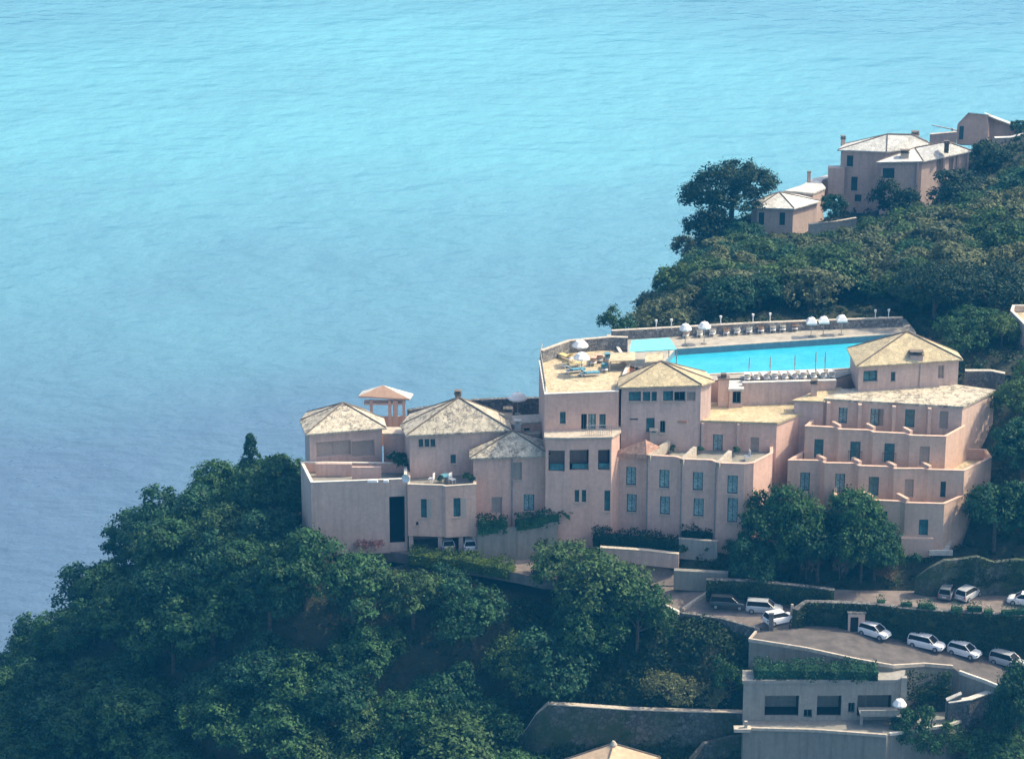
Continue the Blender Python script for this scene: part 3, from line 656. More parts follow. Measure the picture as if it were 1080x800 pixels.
# lower garden wing of the tall villa
house('villa', 'low garden wing with blank walls under the tall seaward villa', 'villa', [(905, 184), (932, 186), (960, 184), (955, 180), (908, 180)], 73.9, 69, 'pl_villa', [(925, 200, 1.4, 1.2, 'shut', 'nosill')], 'slab', GV, rmat='coping')
# far house
a = [PY(1010, 149, 345), PY(1042, 149, 345)]; base = Vector((a[0].x+2, 346, 74)); r = empty('villa', base, 0, 'farthest villa at top right, with steep white roof and pale gable', 'villa', GV)
f = [PY(1009, 152, 345), PY(1042, 152, 345), PY(1042, 121.5, 345), PY(1021, 119.5, 345), PY(1010, 131, 345), PY(1009, 137, 345)]
m = MB(base); bk = Vector((1.2, 3, -.9)); m.face(f); m.face([p+bk for p in f][::-1])
for i in (0, 1, 4, 5): m.face([f[i], f[i]+bk, f[(i+1) % 6]+bk, f[(i+1) % 6]])
m.build('wall', 'pl_tan', r)
m = MB(base)
for i in (2, 3):
    p, q = f[i]+Vector((0, -.2, .02)), f[(i+1) % 6]+Vector((0, -.2, .02)); k = Vector((0, 0, .12)); m.face([p+k, p+bk+k, q+bk+k, q+k]); m.face([p, p+k, q+k, q])
p, q = f[2]+Vector((0, -.2, .02)), PY(1082, 137, 347); k = Vector((0, 3.5, -.4)); m.face([p, q, q+k, p+k]); m.face([p, p-Vector((0, 0, .15)), q-Vector((0, 0, .15)), q])
m.build('roof', 'slab_villa', r)
m = MB(base); m.face([PY(1042, 152, 346.5), PY(1086, 150, 346.5), PY(1086, 138, 346.5), PY(1042, 123, 346.5)]); m.face([PY(1042, 123, 346.5), PY(1086, 138, 346.5), PY(1086, 138, 346.5)+Vector((0, 3.4, -1.2)), PY(1042, 123, 346.5)+Vector((0, 3.4, -1.2))]); m.build('sloping_wing', 'pl_tan', r)
m = MB(base); q = PY(1062, 148, 347); m.box((q.x, 348.5, q.z-1.5), (4.3, 3, 4.5)); m.build('side_wing', 'pl_villa', r)
m = MB(base); p = PY(1014, 140, 344.9); m.box((p.x, p.y, p.z), (.5, .1, 1.7)); m.build('window', 'shutter_teal', r)
BLOCK.append([(50, 341), (72, 341), (72, 354), (50, 354)])
p = PY(1004, 140, 344); r = empty('jib_awning', p, 0, 'thin grey jib sticking out over the sea left of the farthest villa', 'awning')
m = MB(); m.tube((0, 0, -1.5), (0, 0, .6), .08); m.build('mast', 'metal', r); m = MB(); m.tube((.6, 0, .3), (-2.6, 0, 1.0), .09, .06); m.build('arm', 'metal', r)
p = PY(829, 203, 329); r = empty('chimney_stack', PY(853, 190, 329), 0, 'slim dark chimney pot on the annex beside the pine', 'chimney')
m = MB(); m.box((0, 0, .3), (.4, .4, 1.4)); m.build('shaft', 'pl_grey', r); m = MB(); m.box((0, 0, 1.05), (.5, .5, .1)); m.build('cap', 'hip_dark', r)
wall_run('garden_wall', 'pale garden wall with dark shrubs left of the farthest villa', 'wall', [PY(981, 142, 343), PY(1009, 139.5, 343)], 3, .4, 'pl_villa', 'coping')
wall_run('garden_wall', 'white-topped garden wall along the top right edge of the point', 'wall', [PY(1049, 145.5, 341), PY(1066, 145, 341), PY(1090, 139, 341)], 2.5, .6, 'pl_villa', 'coping_white')
wall_run('garden_wall', 'low ochre garden wall below the pine villa, half overgrown', 'wall', [PY(853, 237, 316), PY(880, 234, 316.5), PY(903, 230, 317)], 2, .3, 'coping', 'coping')
r, b0, pl = house('pale_building', 'pale curved-front building cut by the right edge of the photo, above the hotel', 'building', [(1066, 328), (1084, 346), (1110, 346), (1110, 322), (1068, 322)], 77.5, 70, 'pl_cream', [], 'flat', None, cope='coping_white', par=.6)

# ================================================================== CAR DECK, GARAGE, WALLS, ROADS
ZD = 55.0
def zd(u): return 58.2 if u < 880 else 58.2-(u-880)*.0125
dkp = [P(u, v, zd(u)) for u, v in ((790, 675), (850, 684.5), (905, 696.5), (942, 703), (975, 701), (1005, 703.5), (1012, 709), (1040, 719), (1062, 728), (1100, 735))]
IVY = [(838, 643, 59.9), (850, 634.5, 60.3), (885, 635, 60.4), (920, 636.5, 60.4), (960, 641.5, 60.35), (1000, 644, 60.3), (1090, 649, 60.3)]
for u, v, z in IVY[::-1]: q = P(u, v, z); dkp.append(Vector((q.x, q.y-.2, zd(u)+.0)))
dkp.append(P(800, 664, 58.2))
base = Vector((dkp[0].x, dkp[0].y, 50)); r = empty('parking_deck', base, 0, 'asphalt parking deck with white kerb above the concrete garages', 'parking deck')
m = MB(base)
for i in range(len(dkp)): a, c = dkp[i], dkp[(i+1) % len(dkp)]; m.face([(a.x, a.y, 48), (c.x, c.y, 48), c, a])
m.build('retaining_wall', 'concrete', r)
bm = bmesh.new(); vs = [bm.verts.new(p-base) for p in dkp]; f_ = bm.faces.new(vs); bmesh.ops.triangulate(bm, faces=[f_]); me = bpy.data.meshes.new('asphalt'); bm.to_mesh(me); bm.free(); me.materials.append(MATS['asphalt']); link('asphalt', me, r)
m = MB(base)
m.strip([dkp[-1]]+dkp[:6], .22, -.1, .22); m.build('kerb', 'coping', r)
m = MB(base); m.strip(dkp[6:9], .22, -.1, .22); m.build('kerb', 'coping_white', r)
PADS.append(([(p.x, p.y) for p in dkp], 54)); BLOCK.append(dkp)
# garage
r, b0, pl = house('garage_building', 'plain concrete garage block with three dark openings under the parking deck', 'garage',
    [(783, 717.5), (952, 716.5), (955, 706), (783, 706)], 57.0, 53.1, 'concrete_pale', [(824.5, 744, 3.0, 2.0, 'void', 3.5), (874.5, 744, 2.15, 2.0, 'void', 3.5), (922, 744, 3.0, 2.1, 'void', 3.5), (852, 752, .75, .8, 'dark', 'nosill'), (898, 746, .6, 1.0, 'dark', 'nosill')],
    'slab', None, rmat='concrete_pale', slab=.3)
m = MB(b0); p = P(954, 716, 57.2); m.box((p.x, p.y+.3, 55.1), (.5, .5, 4.4)); m.build('corner_pillar', 'concrete_pale', r)
# balcony platform
p = P(927, 749, 54.5); bq = Vector((p.x, p.y-.2, 53.1)); r = empty('raised_platform', bq, 0, 'small concrete platform with low parapet in front of the right garage opening', 'platform')
m = MB(); m.box((0, .4, 1.2), (3.4, 1.6, .15)); m.build('slab', 'concrete_pale', r); m = MB()
m.box((0, -.36, 1.5), (3.4, .1, .42)); m.build('parapet', 'concrete_pale', r)
for sx in (-1.5, 1.5): m = MB(); m.box((sx, .3, .56), (.25, .25, 1.12)); m.build('leg', 'concrete_pale', r)
# lower forecourt
fp = [P(u, v, 53.1) for u, v in ((784, 768), (860, 770), (935, 775.5), (938, 774), (1000, 765), (1030, 753), (1052, 744), (1050, 735), (1000, 750), (955, 752), (783, 752))]
base = Vector((fp[0].x, fp[0].y, 48)); r = empty('forecourt', base, 0, 'concrete forecourt and tall retaining wall below the garages', 'terrace')
m = MB(base); m.prism(fp, 42, 53.1, False); m.build('retaining_wall', 'concrete', r); m = MB(base); m.face(fp); m.build('paving', 'concrete', r)
m = MB(base)
m.strip(fp[:3], .25, -.1, .16); m.build('kerb', 'coping', r)
m = MB(base); m.strip(fp[3:7], .25, -.1, .16); m.build('ramp_kerb', 'coping_white', r)
m = MB(base); a = P(783, 766, 53.5); m.box((a.x, a.y, 53.3), (1.5, .8, .3)); m.build('gate_ledge', 'coping', r); m = MB(base); m.box((a.x+.3, a.y, 53.75), (.25, .25, .6)); m.build('gate_pillar', 'coping', r)
PADS.append(([(p.x, p.y) for p in fp], 49)); BLOCK.append(fp)
# the ramp side wall at right
wall_run('ramp_wall', 'grey stone wall rising beside the ramp right of the garages', 'wall', [P(1000, 740, 54.9), P(1022, 737, 55.1), P(1048, 728, 55.4)], 3.6, .5, 'drystone', 'coping_white')
wall_run('ramp_wall', 'short pale sloping wall top between ramp and parking deck', 'wall', [P(998, 738, 55.0), P(1014, 731, 55.6)], 2.4, .4, 'drystone', 'coping_white')
# foreground stone wall
wall_run('stone_wall', 'high weathered stone wall across the foreground, left of the garages', 'wall',
    [P(545, 778, 49), P(556, 768, 50.2), P(566, 752, 51.9), P(578, 741.5, 52.9), P(610, 743.5, 52.8), P(660, 747, 52.6), P(720, 749, 52.5), P(785, 750.5, 52.4)], 7, .5, 'rockwall', 'coping')
wall_run('stone_wall', 'low dark stone wall at the bottom edge, left of the high wall', 'wall', [P(470, 776, 46), P(500, 774, 46), P(526, 780, 45.6), P(545, 786, 45)], 3, .5, 'rockwall', None)
wall_run('stone_wall', 'rough lichen-covered wall corner at the bottom, between high wall and forecourt', 'wall', [P(728, 800, 48.8), P(742, 783, 50.0), P(770, 776, 50.6), P(786, 774, 50.8)], 5, .5, 'rockwall', None)
wall_run('concrete_wall', 'small square concrete wall in the shade among the trees', 'wall', [P(570, 673, 57), P(612, 673, 57)], 3.6, .5, 'concrete', None)
# bottom hip roof
r, b0, pl = house('kiosk', 'small building with cream pyramid roof cut by the bottom edge', 'kiosk', [(594, 801), (637, 816), (697, 798), (655, 789)], 49, 44, 'pl_peach', [], 'hip', None, apex=[(647, 783.5)], rmat='kiosk_roof', hips=True)
m = MB(b0); q = PY(647, 783.5, (sum(p[1] for p in pl)/len(pl))); m.tube(q-Vector((0, 0, .1)), q+Vector((0, 0, .25)), .35, .12); m.build('finial', 'coping', r)

# roads ------------------------------------------------------------
road_polys = []
def road(name, pts, mat, thick=2.5):
    V = [P(u, v, z) for u, v, z in pts]
    m = MB(); m.face(V); lo = [p-Vector((0, 0, thick)) for p in V]
    for i in range(len(V)): m.face([lo[i], lo[(i+1) % len(V)], V[(i+1) % len(V)], V[i]])
    o = m.build(name, mat); tag(o, kind='structure'); BLOCK.append(V); PADS.append(([(p.x, p.y) for p in V], min(p.z for p in V)-.3))
    return V
rdA = road('road', [(688, 618, 59.2), (693, 634, 58.7), (716, 646, 58.4), (760, 652, 58.4), (812, 664, 58.2), (832, 659, 58.4), (838, 642, 58.9), (770, 624, 59.6), (736, 618, 59.6)], 'road')
rdB = road('road', [(770, 623, 59.65), (838, 641, 58.95), (850, 634.5, 60), (920, 636, 60), (960, 641, 60), (1000, 643, 60), (1090, 648, 60), (1090, 626, 60), (990, 623, 60), (900, 622, 60), (840, 619, 60.1)], 'road')
rdC = road('driveway', [(385, 578, 61.1), (430, 584, 61.1), (545, 604, 61.1), (572, 610, 60.9), (690, 617, 59.3), (734, 617, 59.7), (700, 596, 60.3), (640, 590, 60.9), (590, 577, 61.15), (500, 574, 61.15), (500, 562, 61.15), (430, 562, 61.15), (385, 572, 61.1)], 'road', 1.0)
m = MB(); a = [(p.x, p.y, p.z) for p in (P(722, 635, 58.52), P(727, 638, 58.5), P(752, 623, 59.45), P(746, 621, 59.5))]
# kerbs along the road
wall_run('road_kerb', 'pale curved kerb along the outer edge of the left road bend', 'kerb', [P(688, 619, 59.5), P(693, 633, 59.0), P(716, 644, 58.75)], .7, .3, 'coping_white')
wall_run('road_kerb', 'straight stone kerb crossing the road between the two ramps', 'kerb', [P(720, 641, 58.75), P(732, 632.5, 59.1), P(748, 622.5, 59.7)], .7, .3, 'coping')
wall_run('roadside_wall', 'low rubble wall along the road bend above the terraced bank', 'wall', [P(717, 645, 58.9), P(760, 651, 58.8), P(800, 662, 58.6)], 3.5, .35, 'drystone')
wall_run('retaining_wall', 'long ivy-dark retaining wall behind the row of parked white cars', 'wall',
    [P(*q) for q in IVY], 6.5, .5, 'ivystone', 'drystone')
wall_run('retaining_wall', 'dark wall along the middle of the slope between the lower and upper road', 'wall', [P(745, 611, 61.2), P(790, 612, 61.2), P(840, 617, 61.0), P(880, 622, 60.8)], 2.0, .4, 'ivystone', 'drystone')
wall_run('retaining_wall', 'grey shaded retaining wall behind the cars on the upper road', 'wall', [P(966, 608, 61.6), P(980, 598, 62.8), P(996, 590, 63.5), P(1010, 589, 63.4), P(1030, 586, 63.9), P(1048, 592, 63.2), P(1072, 589, 63.6), P(1095, 592, 63.4)], 5, .5, 'rockwall', None)  # tree shade on this wall put into colour by darker, greener stone
wall_run('retaining_wall', 'pale rendered box wall with a narrow doorway beside the lower road', 'wall', [P(711, 600, 61.4), P(768, 603, 61.4)], 1.9, .6, 'concrete', None)
wall_run('retaining_wall', 'pale garden wall below the dark hedge of the four-bay wing', 'wall', [P(633, 577, 62.4), P(680, 580, 62.2), P(716, 584, 62.0)], 1.4, .4, 'pl_grey', 'coping')
wall_run('retaining_wall', 'short pale planter wall under the right half of the four-bay wing', 'wall', [P(716, 567, 63.1), P(757, 570, 63.1)], 2.0, .4, 'concrete_pale')
wall_run('retaining_wall', 'grey wall under the hedge of the tall small-roofed house', 'wall', [P(503, 559, 63.6), P(545, 556, 63.7), P(588, 549, 64)], 3.2, .5, 'concrete', None)
wall_run('retaining_wall', 'weedy retaining wall on the slope right of the stepped block', 'wall', [P(1034, 454, 69.5), P(1050, 454, 69.5), P(1056, 452, 69.5)], 2.2, .5, 'drystone')
wall_run('retaining_wall', 'pale garden wall on the bank behind the tower, under the trees', 'wall', [P(1018, 391, 75.2), P(1045, 391, 75.2), P(1060, 394, 75)], 2.0, .4, 'drystone', 'coping')
def boulder(u, v, y, s_, label):
    r_ = PY(u, v, y); bm = bmesh.new(); bmesh.ops.create_icosphere(bm, subdivisions=2, radius=s_)
    for w_ in bm.verts: w_.co *= rng.uniform(.75, 1.15); w_.co.z *= .6
    me = bpy.data.meshes.new('boulder'); bm.to_mesh(me); bm.free(); me.materials.append(MATS['coping_white']); o = link('boulder', me, None, r_); tag(o, label, 'rock', 'pale rocks behind the tower')
boulder(1022, 358, 268, .9, 'larger pale rock on the bank right of the tower roof'); boulder(1036, 364, 267, .7, 'jagged pale rock right of the larger one behind the tower')
boulder(1030, 370, 266, .5, 'small pale rock just below the jagged one behind the tower'); boulder(1062, 350, 268, .5, 'isolated pale rock near the right edge behind the tower')
# porch shed by the palm
q = P(603, 575, 61.2); r = empty('porch', q, 0, 'little flat-roofed porch with dark doorway beside the small palm', 'porch')
m = MB(); m.box((-.75, .8, 1.15), (1.5, 1.6, 2.3)); m.build('wall', 'pl_grey', r); m = MB(); m.box((.15, .85, 2.4), (3.4, 2.0, .16)); m.build('roof', 'pl_cream', r)
for sx in (.6, 1.6): m = MB(); m.box((sx, .1, 1.15), (.16, .16, 2.3)); m.build('post', 'pl_tan', r)
m = MB(); m.box((1.0, 1.2, 1.1), (1.1, .08, 2.2)); m.build('door', 'shutter_teal', r)
BLOCK.append([(q.x-2, q.y-.5), (q.x+2, q.y-.5), (q.x+2, q.y+2), (q.x-2, q.y+2)])
p = P(813, 664, 58.2); r = empty('stone_pillar', p, 0, 'thin stone gate pillar at the left corner of the parking deck', 'pillar')
m = MB(); m.box((0, 0, .85), (.4, .4, 1.7)); m.build('shaft', 'drystone', r); m = MB(); m.box((0, 0, 1.76), (.5, .5, .12)); m.build('cap', 'coping_white', r)
p = P(835, 656, 58.4); r = empty('stone_pillar', p, 0, 'pale leaning stone slab beside the small white cars', 'pillar')
m = MB(); m.box((0, 0, .9), (.35, .3, 1.8), .3, .6); m.build('shaft', 'coping', r)
p = P(903, 666, zd(903)); r = empty('storage_hut', p, 0, 'small timber hut against the ivy wall left of the first white car', 'hut')
m = MB(); m.box((0, .5, .9), (1.5, 1, 1.8)); m.build('wall', 'pl_tan', r); m = MB(); m.box((0, .5, 1.86), (1.7, 1.2, .1)); m.build('roof', 'drystone', r); m = MB(); m.box((-.2, -.02, .75), (.7, .05, 1.4)); m.build('door', 'dark_in', r)

# ================================================================== TERRAIN
G = []  # control points
def g(x, y, z): G.append((x, y, z))
def gp(u, v, z): p = P(u, v, z); G.append((p.x, p.y, z))
# strip at the hotel foot
for x, y, z in ((-21, 243, 60.9), (-12, 242.5, 60.8), (-3, 242, 60.8), (5, 242, 60.8), (-20, 250, 61), (-8, 250, 61), (-20, 257, 60), (-8, 258, 61), (2, 257, 62),
    (-21, 238, 58.5), (-12, 237.5, 58.5), (-3, 237, 58.8), (5, 237, 57.8), (-21, 229, 47.5), (-12, 229, 48), (-3, 229, 47.5), (3, 230, 50), (7, 230, 51.5), (9, 238, 57.8), (12, 229.8, 51.8), (18, 229.6, 51.8), (13, 232.5, 57), (18, 231, 57), (12, 226, 47.5), (18, 226, 47.5), (4, 226, 46.5),
    (-21, 215, 34), (0, 215, 34), (20, 215, 36), (50, 215, 42), (80, 215, 48), (-21, 190, 25), (30, 190, 28), (80, 190, 35), (0, 150, 15), (60, 150, 22), (-60, 150, 5), (0, 100, 10), (120, 150, 30), (120, 215, 60),
    # left spur
    (-28, 262, 58), (-38, 260, 51), (-50, 256, 38.5), (-65, 250, 23), (-85, 240, 22), (-110, 230, -5), (-28, 250, 58), (-28, 240, 53), (-28, 230, 44), (-38, 248, 47.5), (-38, 238, 40), (-38, 226, 33), (-50, 246, 36.5), (-50, 238, 30), (-50, 226, 22), (-65, 235, 18), (-65, 215, 12), (-90, 200, -5), (-110, 180, -8),
    (-22, 268, 52), (-34, 270, 48), (-46, 268, 40), (-60, 262, 30), (-20, 290, 15), (-40, 290, 8), (-60, 285, -2), (-10, 272, 48), (0, 272, 48), (0, 292, 15), (-80, 270, -6), (-20, 320, -8), (-50, 320, -8), (-100, 320, -10),
    # behind terrace, edge of the sea
    (8, 268, 66), (9, 276, 60), (8, 290, 30), (8, 310, 0), (5, 330, -8), (10, 262, 70),
    # under the hotel right
    (14, 250, 66), (24, 250, 66), (34, 250, 66), (12, 243, 61), (20, 241.5, 61), (28, 241, 61.2), (36, 241, 61.8), (14, 239, 59), (24, 238.5, 59.3), (36, 238, 59.6), (46, 238, 59.6), (60, 237, 59.5), (42, 241.5, 62.5), (50, 242, 63.5), (60, 242, 64),
    (24, 231, 57), (36, 231, 57), (46, 230, 55.5), (60, 230, 56), (24, 222, 47), (36, 221, 47), (46, 220, 49), (42, 223.5, 53), (50, 224, 54), (60, 222, 54),
    # right bank
    (46, 248, 67.5), (47, 252, 71), (47, 257, 74), (55, 250, 71.5), (65, 250, 74), (55, 260, 75.5), (70, 262, 79), (100, 250, 84), (100, 280, 90), (150, 300, 100), (46, 245, 65),
    # pool plateau & wood
    (12, 266, 73), (20, 266, 73), (30, 268, 73), (40, 266, 73.5), (14, 276, 71), (14, 290, 66), (20, 278, 73), (30, 280, 74), (45, 280, 75), (60, 285, 78), (80, 300, 84), (18, 300, 66.5), (22, 310, 67.5), (26, 318, 69.5), (23, 322, 69.5), (27, 327, 69.5), (30, 303, 67.5), (40, 305, 70), (55, 310, 74), (32, 320, 69.8), (38, 324, 69.8), (46, 322, 70.5), (42, 332, 70), (50, 330, 72), (57, 345, 73.5), (66, 342, 76), (85, 345, 80), (120, 350, 86),
    # drop to the sea beyond the point
    (12, 312, 45), (16, 328, 45), (10, 330, 5), (24, 338, 48), (20, 350, 10), (34, 342, 52), (30, 355, 15), (46, 352, 55), (44, 365, 20), (60, 362, 55), (62, 378, 20), (80, 365, 60), (85, 385, 20), (120, 380, 50), (40, 390, -8), (80, 410, -8), (140, 420, -8), (150, 380, 40), (10, 360, -8), (9, 300, 30)):
    g(x, y, z)
GA = np.array(G); N = len(GA)
D = np.sqrt(((GA[:, None, :2]-GA[None, :, :2])**2).sum(-1))
A = np.zeros((N+3, N+3)); A[:N, :N] = D; A[:N, N] = 1; A[:N, N+1:N+3] = GA[:, :2]; A[N, :N] = 1; A[N+1:, :N] = GA[:, :2].T
wts = np.linalg.solve(A + 1e-9*np.eye(N+3), np.concatenate([GA[:, 2], [0, 0, 0]]))
def hfield(x, y):
    x = np.asarray(x, float); y = np.asarray(y, float); sh = x.shape; x = x.ravel(); y = y.ravel()
    out = np.zeros(len(x))
    for s in range(0, len(x), 20000):
        xs, ys = x[s:s+20000], y[s:s+20000]
        d = np.sqrt((xs[:, None]-GA[None, :, 0])**2+(ys[:, None]-GA[None, :, 1])**2)
        h = d@wts[:N]+wts[N]+wts[N+1]*xs+wts[N+2]*ys
        h += .35*np.sin(xs*.9+ys*.5)*np.sin(ys*.8-xs*.3)+.25*np.sin(xs*2.1)*np.cos(ys*1.7)
        out[s:s+20000] = h
    out = np.clip(out, -12, 110)
    for poly, z in PADS:
        xs = [p[0] for p in poly]; ys = [p[1] for p in poly]
        bb = (x > min(xs)-1) & (x < max(xs)+1) & (y > min(ys)-1) & (y < max(ys)+1)
        if not bb.any(): continue
        idx = np.where(bb)[0]; big = offset_poly(poly, -.5)
        ins = inpoly(x[idx], y[idx], big)
        out[idx[ins]] = np.minimum(out[idx[ins]], z)
    return out.reshape(sh)
def sheet(name, x0, x1, y0, y1, st, mat, hole=None):
    xs = np.arange(x0, x1+.01, st); ys = np.arange(y0, y1+.01, st); X, Y = np.meshgrid(xs, ys); Z = hfield(X, Y)
    nx, ny = len(xs), len(ys); v = np.stack([X.ravel(), Y.ravel(), Z.ravel()], 1)
    i, j = np.meshgrid(np.arange(nx-1), np.arange(ny-1)); a = (j*nx+i).ravel(); f = np.stack([a, a+1, a+nx+1, a+nx], 1)
    me = bpy.data.meshes.new(name); me.from_pydata(v.tolist(), [], f.tolist()); me.materials.append(MATS[mat])
    me.polygons.foreach_set('use_smooth', [True]*len(me.polygons)); o = link(name, me); tag(o, kind='structure'); return o
sheet('hillside', -120, 160, 90, 430, 1.0, 'soil')
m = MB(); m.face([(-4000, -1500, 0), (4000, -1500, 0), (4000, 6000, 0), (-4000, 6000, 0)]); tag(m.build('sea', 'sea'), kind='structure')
def ground(u, v):
    d = ray(u, v); t = np.linspace(200, 420, 3000)
    x, y, z = d.x*t, d.y*t, CAMZ+d.z*t
    h = hfield(x, y); k = np.argmax(h > z)
    return Vector((x[k], y[k], h[k]))

# ================================================================== FOLIAGE
def leafquads(cent, nrm, size, jit=.7):
    n = len(cent)
    nn = nrm + rng.normal(0, jit, (n, 3)); nn /= np.linalg.norm(nn, axis=1)[:, None]+1e-9
    r = rng.normal(0, 1, (n, 3)); a = np.cross(nn, r); a /= np.linalg.norm(a, axis=1)[:, None]+1e-9; b = np.cross(nn, a)
    s = (size*rng.uniform(.6, 1.35, n))[:, None]
    v = np.stack([cent-a*s, cent-b*s*.55-nn*s*.12, cent+a*s, cent+b*s*.55-nn*s*.12], 1).reshape(-1, 3)
    return v
def leafmesh(name, v, mat, extra=None):
    nf = len(v)//4; me = bpy.data.meshes.new(name)
    me.vertices.add(len(v)); me.vertices.foreach_set('co', v.astype(np.float32).ravel())
    me.loops.add(nf*4); me.loops.foreach_set('vertex_index', np.arange(nf*4, dtype=np.int32))
    me.polygons.add(nf); me.polygons.foreach_set('loop_start', np.arange(0, nf*4, 4, dtype=np.int32)); me.polygons.foreach_set('loop_total', np.full(nf, 4, dtype=np.int32))
    me.materials.append(MATS[mat]); me.update(); me.validate(); return me
def sph(n):
    d = rng.normal(0, 1, (n, 3)); return d/np.linalg.norm(d, axis=1)[:, None]
def crown_verts(h, r, lobes, nleaf, size, base=.3, flat=1.0, kind='round'):
    """crown of a tree of height h, crown radius r: lobes spread on a dome, leaves on twig clumps over each lobe"""
    C = []; 
    zc = h*(base+(1-base)*.5); rz = h*(1-base)*.5
    for i in range(lobes):
        d = sph(1)[0]; d[2] = abs(d[2])*1.1-.35; k = rng.uniform(.45, .88)
        if kind == 'cone': 
            zz = rng.uniform(0, 1); a = rng.uniform(0, 6.28); rr = r*(1-zz)*.75; C.append((rr*math.cos(a), rr*math.sin(a), h*base+(h*(1-base))*zz, r*(.2+.3*(1-zz)))); continue
        if kind == 'umbrella': d[2] = abs(d[2])*.5; 
        lr = r*rng.uniform(.26, .46)
        C.append((d[0]*r*k, d[1]*r*k, zc+d[2]*rz*k*1.05, lr))
    C = np.array(C); per = nleaf//lobes; V = []
    for c in C:
        ncl = 26; dirs = sph(ncl); dirs[:, 2] = np.where(dirs[:, 2] < -.5, -dirs[:, 2], dirs[:, 2])
        cl = c[:3]+dirs*c[3]*rng.uniform(.78, 1.12, (ncl, 1))*np.array([1, 1, .82*flat])
        keep = np.ones(ncl, bool)
        for c2 in C:
            if c2 is c: continue
            keep &= ~(np.linalg.norm((cl-c2[:3]), axis=1) < c2[3]*.72)
        cl = cl[keep]; dk = dirs[keep]
        if not len(cl): continue
        m_ = max(4, per//ncl)
        cs = c[3]*.22
        off = rng.normal(0, 1, (len(cl), m_, 3))*cs*np.array([1, 1, .6]); pts = (cl[:, None, :]+off).reshape(-1, 3)
        nn = (dk[:, None, :]*.7+np.array([0, 0, .55])+off/cs*.35).reshape(-1, 3)
        V.append(leafquads(pts, nn, np.full(len(pts), size)))
    return np.concatenate(V), C
def trunk_mesh(h, r, C, lean=0, rad=.18):
    m = MB(); top = Vector((lean, 0, h*.55)); m.tube((0, 0, -1.0), (lean*.5, 0, h*.3), rad*1.3, rad, 7); m.tube((lean*.5, 0, h*.3), top, rad, rad*.6, 7)
    for c in C[:9]: m.tube((lean*.5, 0, h*.3+rng.uniform(0, h*.2)), Vector(c[:3]), rad*.5, .03, 5, False)
    return m.mesh('trunk', 'bark')
PROTO = {}
def proto(key, h, r, lobes, nleaf, size, mat, base=.28, kind='round', rad=.18, flat=1.0):
    v, C = crown_verts(h, r, lobes, nleaf, size, base, flat, kind)
    PROTO[key] = (leafmesh('crown', v, mat), trunk_mesh(h, r, C, 0, rad), h)
for i, mt in enumerate(('leaf_a', 'leaf_b', 'leaf_c', 'leaf_a', 'leaf_b', 'leaf_c')):
    proto(f'oak{i}', 6.5, 3.5, 15+i % 3*3, 12000, .165, mt, .0)
for i, mt in enumerate(('leaf_olive', 'leaf_a', 'leaf_olive')):
    proto(f'shrub{i}', 3.2, 2.2, 10, 4200, .11, mt, .02, rad=.09)
for i, mt in enumerate(('leaf_b', 'leaf_pine')): proto(f'wood{i}', 6, 3.1, 14, 7600, .175, mt, -.05)
for i, mt in enumerate(('leaf_c', 'leaf_olive')): proto(f'woodl{i}', 5, 2.9, 14, 7600, .165, mt, -.05)
proto('pine', 9.5, 4.8, 26, 30000, .18, 'leaf_pine', .08, 'round', .3, .8)
proto('pineb', 9.5, 5.6, 26, 24000, .18, 'leaf_pine', .30, 'umbrella', .3, .9)
proto('cone', 6, 2.0, 46, 9000, .14, 'leaf_b', .0, 'cone', .12)
proto('cyp', 5, .8, 14, 2200, .11, 'leaf_pine', .05, 'cone', .1)
proto('dry', 2.6, 1.6, 9, 2200, .11, 'leaf_dry', .05, rad=.08)
NT = [0]
def tree(key, pos, hs, rs, label, group=None, name='tree', cat='tree', rz=None):
    cm, tm, h = PROTO[key]; s = hs/h
    o = empty(name, pos, rng.uniform(0, 6.28) if rz is None else rz, label, cat, group)
    o.scale = (rs*s, rs*s, s)
    link('crown', cm, o); link('trunk', tm, o); NT[0] += 1
    return o
TREES = []   # (pos, radius)
def T(key, u, vt, vb, wpx, label, group=None, name='tree', cat='tree', y=None):
    """tree whose foot is seen at (u, vb) on the ground, top at vt and crown wpx wide"""
    p = ground(u, vb) if y is None else PY(u, vb, y)
    if y is not None: p.z = float(hfield(np.array([p.x]), np.array([p.y]))[0]) if False else p.z
    dep = p.y*CP-(p.z-CAMZ)*SP; pxm = FPX/dep
    h = (vb-vt)/(pxm*math.cos(R(PITCH+.5))); wm = wpx/pxm; h0 = PROTO[key][2]
    r0 = {'oak': 3.3, 'shr': 2.2, 'woo': 2.75, 'pin': 5.0, 'con': 1.9, 'cyp': .8, 'dry': 1.6}[key[:3]]
    TREES.append((p.x, p.y, wm/2))
    return tree(key, p, h, (wm/2)/(r0*h/h0)*1.0, label, group, name, cat)
T('pine', 771, 167, 243, 92, 'tall umbrella pine with dark spreading crown at the seaward corner of the wooded point', name='umbrella_pine', cat='pine tree', y=322)
T('wood1', 748, 214, 262, 46, 'dark bushy tree just below the umbrella pine on the seaward side', 'trees around the villas', y=318)
T('wood0', 782, 226, 262, 40, 'low dark tree between umbrella pine and the pine villa', 'trees around the villas', y=317)
for a_ in (('oak0', 322, 556, 640, 84, 'large round tree covering the foot of the plain terrace wing at its left corner'), ('oak3', 372, 580, 655, 76, 'round tree directly below the pink bush and terrace wing'),
    ('oak5', 436, 596, 665, 70, 'round tree below the left part of the drive hedge'), ('oak1', 500, 607, 680, 74, 'round tree below the right part of the drive hedge'), ('oak4', 285, 590, 665, 72, 'tree left of and below the corner tree of the terrace wing')):
    T(*a_, 'trees on the wooded slope left of and below the hotel')
